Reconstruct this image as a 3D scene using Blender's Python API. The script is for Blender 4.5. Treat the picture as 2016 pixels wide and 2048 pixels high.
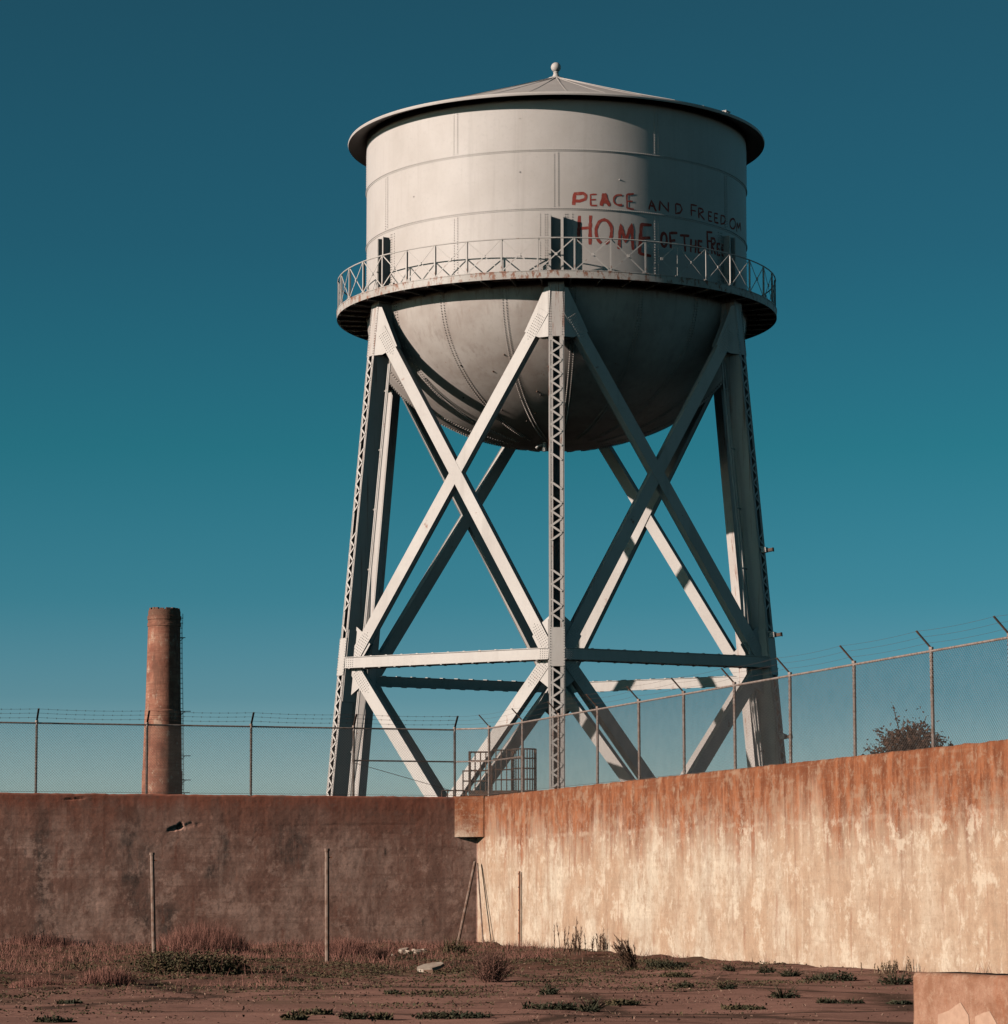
import bpy, math, random
from math import sin, cos, radians, pi, atan2, sqrt
from mathutils import Vector, Matrix, noise

random.seed(7)
for o in list(bpy.data.objects):
    bpy.data.objects.remove(o)
scene = bpy.context.scene
COL = scene.collection

# ------------------------------------------------------------------ camera
cam_d = bpy.data.cameras.new('camera')
cam = bpy.data.objects.new('camera', cam_d)
COL.objects.link(cam)
cam_d.sensor_fit = 'HORIZONTAL'
cam_d.sensor_width = 36.0
cam_d.lens = 107.14
cam_d.clip_start = 0.5
cam_d.clip_end = 9000
cam.location = (0, 0, 1.6)
cam.rotation_euler = (radians(90 + 7.134), 0, 0)
scene.camera = cam

# ------------------------------------------------------------------ sky, sun, exposure
SUN_AZ, SUN_EL = radians(63.5), radians(16.7)      # azimuth measured to the left of the direction back to the camera
SUN_DIR = Vector((-sin(SUN_AZ) * cos(SUN_EL), -cos(SUN_AZ) * cos(SUN_EL), sin(SUN_EL)))
world = bpy.data.worlds.new('World')
scene.world = world
world.use_nodes = True
wn = world.node_tree
wn.nodes.clear()
w_out = wn.nodes.new('ShaderNodeOutputWorld')
w_bg = wn.nodes.new('ShaderNodeBackground')
w_bg.inputs['Strength'].default_value = 0.1
w_sky = wn.nodes.new('ShaderNodeTexSky')
w_sky.sky_type = 'NISHITA'
w_sky.sun_disc = False
w_sky.sun_elevation = SUN_EL
w_sky.sun_rotation = atan2(SUN_DIR.x, SUN_DIR.y)
w_sky.altitude = 20
w_sky.air_density = 1.0
w_sky.dust_density = 0.6
w_sky.ozone_density = 2.0
w_tc = wn.nodes.new('ShaderNodeTexCoord')
w_sep = wn.nodes.new('ShaderNodeSeparateXYZ')
w_ramp = wn.nodes.new('ShaderNodeValToRGB')
w_mul = wn.nodes.new('ShaderNodeMix')
w_mul.data_type = 'RGBA'
w_mul.blend_type = 'MULTIPLY'
w_mul.inputs[0].default_value = 1.0
w_mul.clamp_result = False
wn.links.new(w_tc.outputs['Generated'], w_sep.inputs[0])
wn.links.new(w_sep.outputs['Z'], w_ramp.inputs[0])
wn.links.new(w_sky.outputs[0], w_mul.inputs[6])
wn.links.new(w_ramp.outputs[0], w_mul.inputs[7])
wn.links.new(w_mul.outputs[2], w_bg.inputs[0])
wn.links.new(w_bg.outputs[0], w_out.inputs[0])
SKY_GRADE = [(0.0, (0.78, 0.95, 1.25)), (0.0352, (0.64, 0.873, 1.173)), (0.0619, (0.295, 0.575, 0.791)), (0.0951, (0.146, 0.493, 0.625)), (0.1447, (0.084, 0.448, 0.485)), (0.21, (0.088, 0.367, 0.398)), (0.288, (0.099, 0.339, 0.347)), (0.34, (0.07, 0.20, 0.21)), (0.45, (0.035, 0.08, 0.10)), (0.75, (0.018, 0.036, 0.055))]      # sky tint by height above the horizon, dimmed overhead to deepen the shade
cr = w_ramp.color_ramp
while len(cr.elements) > 1:
    cr.elements.remove(cr.elements[-1])
for i, (pz, c) in enumerate(SKY_GRADE):
    e = cr.elements[0] if i == 0 else cr.elements.new(pz)
    e.position = pz
    e.color = (*c, 1)

sun_d = bpy.data.lights.new('sun', 'SUN')
sun_d.energy = 5.0
sun_d.angle = radians(0.5)
sun_d.color = (1.0, 0.885, 0.79)
sun = bpy.data.objects.new('sun', sun_d)
COL.objects.link(sun)
sun.rotation_euler = (-SUN_DIR).to_track_quat('-Z', 'Y').to_euler()
sun.location = (-40, -20, 40)

scene.view_settings.view_transform = 'Standard'
scene.view_settings.look = 'None'
scene.view_settings.exposure = 0.0
scene.view_settings.gamma = 1.0
scene.render.engine = 'CYCLES'
scene.cycles.max_bounces = 4
scene.cycles.diffuse_bounces = 0

# ------------------------------------------------------------------ helpers: objects
def mesh_obj(name, verts, faces, mat=None, parent=None, smooth=False):
    me = bpy.data.meshes.new(name)
    me.from_pydata([tuple(v) for v in verts], [], faces)
    me.update()
    if smooth:
        me.polygons.foreach_set('use_smooth', [True] * len(me.polygons))
    if mat:
        me.materials.append(mat)
    o = bpy.data.objects.new(name, me)
    COL.objects.link(o)
    if parent:
        o.parent = parent
    return o

def tag(o, label=None, cat=None, group=None, kind=None):
    if label: o['label'] = label
    if cat: o['category'] = cat
    if group: o['group'] = group
    if kind: o['kind'] = kind
    return o

def empty(name, loc=(0, 0, 0), rz=0.0, **kw):
    o = bpy.data.objects.new(name, None)
    COL.objects.link(o)
    o.location = loc
    o.rotation_euler = (0, 0, rz)
    o.empty_display_size = 0.3
    return tag(o, **kw)

def dup(o, parent=None):
    c = o.copy()
    COL.objects.link(c)
    c.parent = parent
    for ch in list(o.children):
        dup(ch, c)
    return c

def V(*a):
    return Vector(a)

class MB:
    def __init__(s):
        s.v = []; s.f = []
    def add(s, verts, faces):
        n = len(s.v)
        s.v += [Vector(v) for v in verts]
        s.f += [tuple(i + n for i in f) for f in faces]
    def obox(s, c, ex, ey, ez):
        """box from centre and three half-extent vectors"""
        c = Vector(c)
        vs = []
        for k in (-1, 1):
            for j in (-1, 1):
                for i in (-1, 1):
                    vs.append(c + ex * i + ey * j + ez * k)
        s.add(vs, [(0, 2, 3, 1), (4, 5, 7, 6), (0, 1, 5, 4), (2, 6, 7, 3), (0, 4, 6, 2), (1, 3, 7, 5)])
    def box(s, x0, x1, y0, y1, z0, z1):
        s.obox(((x0 + x1) / 2, (y0 + y1) / 2, (z0 + z1) / 2), V((x1 - x0) / 2, 0, 0), V(0, (y1 - y0) / 2, 0), V(0, 0, (z1 - z0) / 2))
    def beam(s, p0, p1, w, h, side):
        """bar p0->p1; w along 'side' (made square to the bar), h along the third axis"""
        p0 = Vector(p0); p1 = Vector(p1)
        a = (p1 - p0)
        L = a.length
        a.normalize()
        sd = (Vector(side) - a * a.dot(Vector(side))).normalized()
        t = a.cross(sd)
        s.obox((p0 + p1) / 2, a * (L / 2), sd * (w / 2), t * (h / 2))
    def tube(s, pts, r, n=6, cap=True, r1=None):
        pts = [Vector(p) for p in pts]
        m = len(pts)
        base = len(s.v)
        ref = None
        for i, p in enumerate(pts):
            a = (pts[min(i + 1, m - 1)] - pts[max(i - 1, 0)]).normalized()
            if ref is None:
                ref = V(0, 0, 1) if abs(a.z) < .9 else V(1, 0, 0)
            u = (ref - a * a.dot(ref)).normalized()
            w = a.cross(u)
            ref = u
            rr = r if r1 is None else r + (r1 - r) * i / (m - 1)
            for k in range(n):
                t = 2 * pi * k / n
                s.v.append(p + u * (rr * cos(t)) + w * (rr * sin(t)))
        for i in range(m - 1):
            for k in range(n):
                a0 = base + i * n + k; a1 = base + i * n + (k + 1) % n
                s.f.append((a0, a1, a1 + n, a0 + n))
        if cap:
            s.f.append(tuple(base + k for k in reversed(range(n))))
            s.f.append(tuple(base + (m - 1) * n + k for k in range(n)))
    def prism(s, poly, o, ex, ey, ez, t0, t1):
        """2-D polygon (in ex, ey about o) thickened along ez from t0 to t1"""
        o = Vector(o)
        n = len(poly)
        a = [o + ex * x + ey * y + ez * t0 for x, y in poly]
        b = [o + ex * x + ey * y + ez * t1 for x, y in poly]
        area = sum(poly[i][0] * poly[(i + 1) % n][1] - poly[(i + 1) % n][0] * poly[i][1] for i in range(n))
        fl = (area * ex.cross(ey).dot(ez) * (t1 - t0)) < 0
        fs = [tuple(reversed(range(n))), tuple(range(n, 2 * n))] + [(i, (i + 1) % n, n + (i + 1) % n, n + i) for i in range(n)]
        if fl:
            fs = [tuple(reversed(f)) for f in fs]
        s.add(a + b, fs)
    def lathe(s, prof, n=96, c=(0, 0, 0), close=False):
        """profile of (r, z) turned about a vertical axis"""
        c = Vector(c)
        base = len(s.v)
        for r, z in prof:
            for k in range(n):
                t = 2 * pi * k / n
                s.v.append(c + V(r * cos(t), r * sin(t), z))
        m = len(prof)
        for i in range(m if close else m - 1):
            for k in range(n):
                a0 = base + i * n + k; a1 = base + i * n + (k + 1) % n
                b0 = base + ((i + 1) % m) * n + k; b1 = base + ((i + 1) % m) * n + (k + 1) % n
                s.f.append((a0, a1, b1, b0))
    def rivet(s, p, nrm, r=.024, h=.02):
        p = Vector(p); nrm = Vector(nrm).normalized()
        ref = V(0, 0, 1) if abs(nrm.z) < .9 else V(1, 0, 0)
        u = (ref - nrm * nrm.dot(ref)).normalized() * r
        w = nrm.cross(u)
        q = nrm * h
        s.add([p + u - q * .2, p + w - q * .2, p - u - q * .2, p - w - q * .2, p + q + u * .45, p + q + w * .45, p + q - u * .45, p + q - w * .45],
              [(0, 1, 5, 4), (1, 2, 6, 5), (2, 3, 7, 6), (3, 0, 4, 7), (4, 5, 6, 7)])
    def build(s, name, mat, parent=None, smooth=False):
        return mesh_obj(name, s.v, s.f, mat, parent, smooth)

# ------------------------------------------------------------------ helpers: materials
class NT:
    def __init__(s, name, rough=.7, metal=0.0, spec=.3):
        s.m = bpy.data.materials.new(name)
        s.m.use_nodes = True
        s.t = s.m.node_tree
        s.b = s.t.nodes['Principled BSDF']
        s.b.inputs['Roughness'].default_value = rough
        s.b.inputs['Metallic'].default_value = metal
        s.b.inputs['Specular IOR Level'].default_value = spec
        tc = s.t.nodes.new('ShaderNodeTexCoord')
        s.obj = tc.outputs['Object']
    def put(s, sock, v):
        if hasattr(v, 'is_output') or isinstance(v, bpy.types.NodeSocket):
            s.t.links.new(v, sock)
        elif isinstance(v, (tuple, list)) and len(v) == 3 and sock.type == 'RGBA':
            sock.default_value = (*v, 1)
        else:
            sock.default_value = v
    def mapv(s, scale=(1, 1, 1), loc=(0, 0, 0), vec=None):
        n = s.t.nodes.new('ShaderNodeMapping')
        n.inputs['Scale'].default_value = scale
        n.inputs['Location'].default_value = loc
        s.t.links.new(vec or s.obj, n.inputs['Vector'])
        return n.outputs[0]
    def noise(s, scale=1.0, detail=4.0, rough=.55, vec=None, dist=0.0):
        n = s.t.nodes.new('ShaderNodeTexNoise')
        n.inputs['Scale'].default_value = scale
        n.inputs['Detail'].default_value = detail
        n.inputs['Roughness'].default_value = rough
        n.inputs['Distortion'].default_value = dist
        s.t.links.new(vec or s.obj, n.inputs['Vector'])
        return n.outputs[0]
    def voro(s, scale=1.0, vec=None, feature='DISTANCE_TO_EDGE'):
        n = s.t.nodes.new('ShaderNodeTexVoronoi')
        n.feature = feature
        n.inputs['Scale'].default_value = scale
        s.t.links.new(vec or s.obj, n.inputs['Vector'])
        return n.outputs[0]
    def step(s, v, a, b, lo=0.0, hi=1.0):
        n = s.t.nodes.new('ShaderNodeMapRange')
        n.interpolation_type = 'SMOOTHSTEP'
        n.inputs['From Min'].default_value = a
        n.inputs['From Max'].default_value = b
        n.inputs['To Min'].default_value = lo
        n.inputs['To Max'].default_value = hi
        s.put(n.inputs['Value'], v)
        return n.outputs[0]
    def math(s, op, a, b=0.0, c=None):
        n = s.t.nodes.new('ShaderNodeMath')
        n.operation = op
        s.put(n.inputs[0], a)
        s.put(n.inputs[1], b)
        if c is not None:
            s.put(n.inputs[2], c)
        return n.outputs[0]
    def mix(s, f, a, b, mode='MIX'):
        n = s.t.nodes.new('ShaderNodeMix')
        n.data_type = 'RGBA'
        n.blend_type = mode
        s.put(n.inputs[0], f)
        s.put(n.inputs[6], a)
        s.put(n.inputs[7], b)
        return n.outputs[2]
    def xyz(s, vec=None):
        n = s.t.nodes.new('ShaderNodeSeparateXYZ')
        s.t.links.new(vec or s.obj, n.inputs[0])
        return n.outputs[0], n.outputs[1], n.outputs[2]
    def bump(s, h, strength=.3, dist=.02):
        n = s.t.nodes.new('ShaderNodeBump')
        n.inputs['Strength'].default_value = strength
        n.inputs['Distance'].default_value = dist
        s.put(n.inputs['Height'], h)
        s.t.links.new(n.outputs[0], s.b.inputs['Normal'])
    def color(s, c):
        s.put(s.b.inputs['Base Color'], c)
        return s.m

def simple(name, col, col2=None, scale=8, rough=.8, metal=0.0, spec=.25, lo=.4, hi=.65):
    t = NT(name, rough, metal, spec)
    if col2 is None:
        return t.color(col)
    return t.color(t.mix(t.step(t.noise(scale, 4), lo, hi), col, col2))

def painted_steel(name, base, dirt, rust_lo=.66, rust_hi=.74, streak=True, rough=.55, rscale=(1, 1, .6), soil=None, seep=None, drip=.4):
    t = NT(name, rough, 0.0, .3)
    c = t.mix(t.step(t.noise(.55, 6, .6), .35, .75), base, dirt)
    c = t.mix(t.math('MULTIPLY', t.step(t.noise(9, 5, .65), .5, .78), .35), c, tuple(x * .72 for x in base))
    if streak:
        st = t.noise(1.0, 5, .6, t.mapv((5, 5, .25)))
        c = t.mix(t.math('MULTIPLY', t.step(st, .50, .70), .5), c, dirt)
        st2 = t.noise(1.0, 6, .7, t.mapv((2.2, 2.2, .09), (5, 5, 5)))
        c = t.mix(t.math('MULTIPLY', t.step(st2, .56, .68), drip), c, tuple(q * .78 for q in dirt))
    if soil:  # grime plus painted shade: darkens the bowl towards its bottom
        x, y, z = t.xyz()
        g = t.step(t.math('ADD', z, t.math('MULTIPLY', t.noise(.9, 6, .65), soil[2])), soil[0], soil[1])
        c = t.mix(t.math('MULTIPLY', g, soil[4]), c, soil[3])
    r = t.step(t.noise(2.6 if rscale[0] < 3 else 1.0, 8, .72, t.mapv(rscale)), rust_lo, rust_hi)
    c = t.mix(t.math('MULTIPLY', r, .85), c, (.25, .085, .04))
    if seep:                                 # rust seeping along a joint: (height, reach, amount, sign)
        x, y, z = t.xyz()
        a = t.math('MULTIPLY', t.math('SUBTRACT', z, seep[0]), seep[3])
        sn = t.noise(1.0, 7, .74, t.mapv((4.5, 4.5, .7), (2, 2, 2)))
        k = t.step(t.math('SUBTRACT', t.math('MULTIPLY', t.math('SUBTRACT', sn, .42), seep[1] * 5), a), 0.0, seep[1] * .8)
        c = t.mix(t.math('MULTIPLY', k, seep[2]), c, (.20, .085, .048))
    t.color(c)
    t.bump(t.noise(14, 4), .03, .005)
    return t.m

def concrete_wall_mat(name, pale, tan, rust, grey, rust_top, rust_amt, grey_amt, seed, line_amt, bump=.5, columns=(), paler=(), far_tan=False, top_mul=.72):
    """board-marked concrete; local x runs along the wall, z up"""
    t = NT(name, .92, 0.0, .12)
    off = (seed * 7.3, 0, seed * 1.7)
    x, y, z = t.xyz()
    c = t.mix(t.step(t.noise(.55, 7, .62, t.mapv((1, 1, .7), off)), .36, .60), pale, tan)
    vt = t.noise(1.0, 6, .68, t.mapv((1.5, 1, .22), (seed * 6.6, 0, 8)))
    c = t.mix(t.math('MULTIPLY', t.step(vt, .50, .68), .6), c, tuple(q * .85 for q in tan))
    c = t.mix(t.math('MULTIPLY', t.step(t.noise(2.6, 8, .7, t.mapv((1, 1, .6), off)), .5, .72), .55), c, tan)
    # long grey runs
    gr = t.noise(1.0, 6, .6, t.mapv((.75, 1, .12), (seed * 3.1, 0, 4)))
    c = t.mix(t.math('MULTIPLY', t.step(gr, .5, .68), grey_amt), c, grey)
    # the grey wet-weather columns
    for u0, wd, z_lo, z_hi in columns:
        d = t.math('ABSOLUTE', t.math('SUBTRACT', t.math('ADD', x, t.math('MULTIPLY', t.math('SUBTRACT', t.noise(.9, 6, .65, t.mapv((1, 1, .5), (u0, 0, 0))), .5), 2.2)), u0))
        k = t.math('MULTIPLY', t.step(d, wd, wd * .25), t.math('MULTIPLY', t.step(z, z_lo - .5, z_lo + .5), t.step(z, z_hi + .4, z_hi - .4)))
        k = t.math('MULTIPLY', k, t.step(t.noise(2.2, 6, .7, t.mapv((1, 1, .5), (u0 * 2, 0, 3))), .36, .6))
        c = t.mix(t.math('MULTIPLY', k, .9), c, tuple(q * .72 for q in grey))
    for u0, wd, z_lo, z_hi in paler:
        d = t.math('ABSOLUTE', t.math('SUBTRACT', t.math('ADD', x, t.math('MULTIPLY', t.math('SUBTRACT', t.noise(1.2, 6, .7, t.mapv((1, 1, .4), (u0, 0, 2))), .5), 1.6)), u0))
        k = t.math('MULTIPLY', t.step(d, wd, wd * .2), t.math('MULTIPLY', t.step(z, z_lo - .3, z_lo + .3), t.step(z, z_hi + .3, z_hi - .3)))
        k = t.math('MULTIPLY', k, t.step(t.noise(1.0, 6, .72, t.mapv((6, 1, 1.2), (u0 * 2, 0, 5))), .40, .62))
        c = t.mix(t.math('MULTIPLY', k, .75), c, pale)
    if far_tan:                             # the far end of this wall is browner
        ft_ = t.step(t.math('ADD', x, t.math('MULTIPLY', t.math('SUBTRACT', t.noise(.7, 6, .7), .5), 22)), 16, 30)
        c = t.mix(t.math('MULTIPLY', ft_, .5), c, tan)
    # rust runs that start at the coping and thin out downwards
    broad = t.noise(1.0, 4, .6, t.mapv((.55, 1, .05), (seed * 5.7, 0, 1)))
    fine = t.noise(1.0, 6, .7, t.mapv((3.6, 1, .10), (seed * 2.3, 0, 2)))
    patch = t.noise(1.0, 6, .7, t.mapv((1.6, 1, 1.1), (seed * 9.1, 0, 3)))
    reach = t.math('ADD', t.math('MULTIPLY', broad, 3.4), t.math('MULTIPLY', fine, 2.8))
    reach = t.math('ADD', reach, t.math('MULTIPLY', patch, .9))
    h = t.math('ADD', z, reach)
    rr = t.step(h, rust_top, rust_top + 1.7)
    fine2 = t.math('ADD', t.math('MULTIPLY', t.noise(1.0, 6, .7, t.mapv((2.6, 1, .28), (seed * 7.7, 0, 21))), .55), t.math('MULTIPLY', t.noise(1.0, 6, .75, t.mapv((3.5, 1, 1.9), (seed * 6.1, 0, 23))), .45))
    rvar = t.mix(t.step(fine2, .41, .60), tuple(q * .68 for q in rust), tuple(q * a for q, a in zip(rust, (1.5, 1.75, 1.75))))
    c = t.mix(t.math('MULTIPLY', rr, rust_amt), c, rvar)
    # soaked band right under the top edge
    topb = t.step(t.math('ADD', z, t.math('MULTIPLY', fine, .8)), 3.98, 4.45)
    c = t.mix(t.math('MULTIPLY', topb, .85), c, tuple(q * top_mul for q in rust))
    # the top lift of concrete, down to its pour joint, is soaked browner
    lift = t.step(t.math('ADD', z, t.math('MULTIPLY', t.math('SUBTRACT', t.noise(1.1, 6, .7, t.mapv((1, 1, .5), (seed, 0, 6))), .5), 3.4)), 2.75, 3.45)
    c = t.mix(t.math('MULTIPLY', t.math('MULTIPLY', lift, t.step(broad, .3, .62)), .85 * rust_amt), c, rvar)
    # washed pale streaks
    ws = t.noise(1.0, 6, .7, t.mapv((3.1, 1, .16), (seed * 8.8, 0, 5)))
    c = t.mix(t.math('MULTIPLY', t.math('MULTIPLY', t.step(ws, .55, .70), t.step(z, 3.9, 2.7)), .5), c, tuple(min(1, q * 1.12) for q in pale))
    # narrow separate drips
    dr = t.noise(1.0, 5, .75, t.mapv((2.3, 1, .045), (seed * 4.4, 0, 9)))
    c = t.mix(t.math('MULTIPLY', t.step(dr, .57, .68), .6 * rust_amt), c, tuple(q * .8 for q in rust))
    # lime lines at the pour joints
    wob = t.math('MULTIPLY', t.math('SUBTRACT', t.noise(1.3, 6, .7), .5), .30)
    for z0, wd in ((2.93, .075), (2.10, .085)):
        d = t.math('ABSOLUTE', t.math('SUBTRACT', t.math('ADD', z, wob), z0))
        ln = t.math('MULTIPLY', t.step(d, wd, wd * .2), t.step(t.noise(1.6, 6, .75, t.mapv((1, 1, 1), (z0 * 5, 0, 0))), .42, .68))
        c = t.mix(t.math('MULTIPLY', ln, line_amt), c, tuple(min(1, q * 1.18) for q in pale))
    # blotches a hand to an arm across, and short vertical smears
    b1 = t.noise(1.0, 5, .72, t.mapv((2.3, 1, 2.0), (seed * 1.3, 0, 11)))
    c = t.mix(t.math('MULTIPLY', t.step(b1, .52, .62), .62), c, tuple(q * .80 for q in tan))
    b5 = t.noise(1.0, 7, .74, t.mapv((1.25, 1, 1.35), (seed * 2.2, 0, 31)))
    c = t.mix(t.math('MULTIPLY', t.math('MULTIPLY', t.step(b5, .52, .60), t.step(z, 3.6, 2.6)), .62), c, tuple(min(1, q * 1.14) for q in pale))
    c = t.mix(t.math('MULTIPLY', t.step(b5, .47, .38), .5), c, tuple(q * .82 for q in tan))
    b2 = t.noise(1.0, 5, .74, t.mapv((4.2, 1, 2.2), (seed * 2.9, 0, 13)))
    b2m = t.math('MULTIPLY', t.step(b2, .54, .66), t.step(z, 3.5, 2.4))
    c = t.mix(t.math('MULTIPLY', b2m, .5), c, tuple(min(1, q * 1.16) for q in pale))
    b3 = t.noise(1.0, 6, .75, t.mapv((4.5, 1, .55), (seed * 4.9, 0, 15)))
    c = t.mix(t.math('MULTIPLY', t.step(b3, .54, .68), .5), c, tuple(q * 1.05 for q in rust))
    b4 = t.noise(1.0, 3, .6, t.mapv((.5, 1, 9), (seed * 3.7, 0, 17)))
    c = t.mix(t.math('MULTIPLY', t.step(b4, .55, .70), .26 if far_tan else .42), c, tuple(q * .7 for q in tan))
    # mottling and grit
    c = t.mix(t.math('MULTIPLY', t.step(t.noise(9, 7, .78), .50, .66), .5), c, tuple(q * .62 for q in tan))
    c = t.mix(t.math('MULTIPLY', t.math('MULTIPLY', t.step(t.noise(30, 4, .7), .55, .72), t.step(z, 4.2, 2.8, .15, 1)), .3), c, tuple(min(1, q * 1.25) for q in pale))
    t.color(c)
    bl = t.noise(1.0, 4, .6, t.mapv((.35, 1, 7.5), (seed, 0, 0)))
    hgt = t.math('ADD', t.math('MULTIPLY', bl, .6), t.math('MULTIPLY', t.noise(16, 6, .7), .5))
    hgt = t.math('ADD', hgt, t.math('MULTIPLY', t.noise(3.2, 6, .65), .9))
    t.bump(hgt, bump, .03)
    return t.m

M = {}
M['tank'] = painted_steel('tank_paint', (0.57, 0.517, 0.488), (0.505, 0.452, 0.42), .70, .77, seep=(23.22, .35, .55, 1), drip=.22)
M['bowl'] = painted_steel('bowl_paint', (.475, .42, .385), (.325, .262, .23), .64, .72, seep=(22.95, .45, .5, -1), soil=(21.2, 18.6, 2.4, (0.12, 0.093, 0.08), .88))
M['steel'] = painted_steel('steel_paint', (0.563, 0.517, 0.483), (0.496, 0.445, 0.412), .62, .70)
M['leg'] = painted_steel('leg_paint', (0.554, 0.504, 0.475), (0.479, 0.420, 0.386), .55, .65, rscale=(7, 7, .16))
M['girder'] = painted_steel('girder_paint', (0.504, 0.466, 0.433), (0.386, 0.336, 0.298), .50, .60, rscale=(2.2, 2.2, 1.2))
M['rust_steel'] = simple('rusty_steel', (.25, .10, .055), (.17, .075, .045), 9, .85)
M['dark_steel'] = simple('weathered_dark_steel', (.075, .06, .052), (.14, .075, .05), 7, .75)
M['galv'] = simple('galvanised_pipe', (0.353, 0.281, 0.252), (0.252, 0.168, 0.130), 11, .6, .2)
M['wire'] = simple('galvanised_wire', (.21, .165, .145), (.15, .115, .10), 3, .6, .2)
M['pole'] = simple('weathered_pole_paint', (0.302, 0.210, 0.168), (0.185, 0.101, 0.071), 6, .7)
M['letter'] = simple('faded_red_brush_paint', (.32, .055, .042), (.40, .13, .10), 9, .85, lo=.45, hi=.8)
M['lamp_white'] = simple('lamp_housing_paint', (.62, .58, .55))
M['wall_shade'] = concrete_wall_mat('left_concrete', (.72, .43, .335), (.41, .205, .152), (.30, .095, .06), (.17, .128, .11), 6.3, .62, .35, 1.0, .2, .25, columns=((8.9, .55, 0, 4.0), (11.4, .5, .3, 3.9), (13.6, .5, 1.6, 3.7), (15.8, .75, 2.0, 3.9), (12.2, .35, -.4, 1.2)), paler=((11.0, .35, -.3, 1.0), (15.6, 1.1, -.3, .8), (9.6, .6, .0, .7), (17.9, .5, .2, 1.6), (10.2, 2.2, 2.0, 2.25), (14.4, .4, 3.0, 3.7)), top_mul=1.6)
M['wall_sun'] = concrete_wall_mat('right_concrete', (0.622, 0.517, 0.407), (0.479, 0.315, 0.214), (.25, .080, .038), (.34, .235, .175), 5.5, 1.0, .35, 2.0, .38, far_tan=True)

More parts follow.
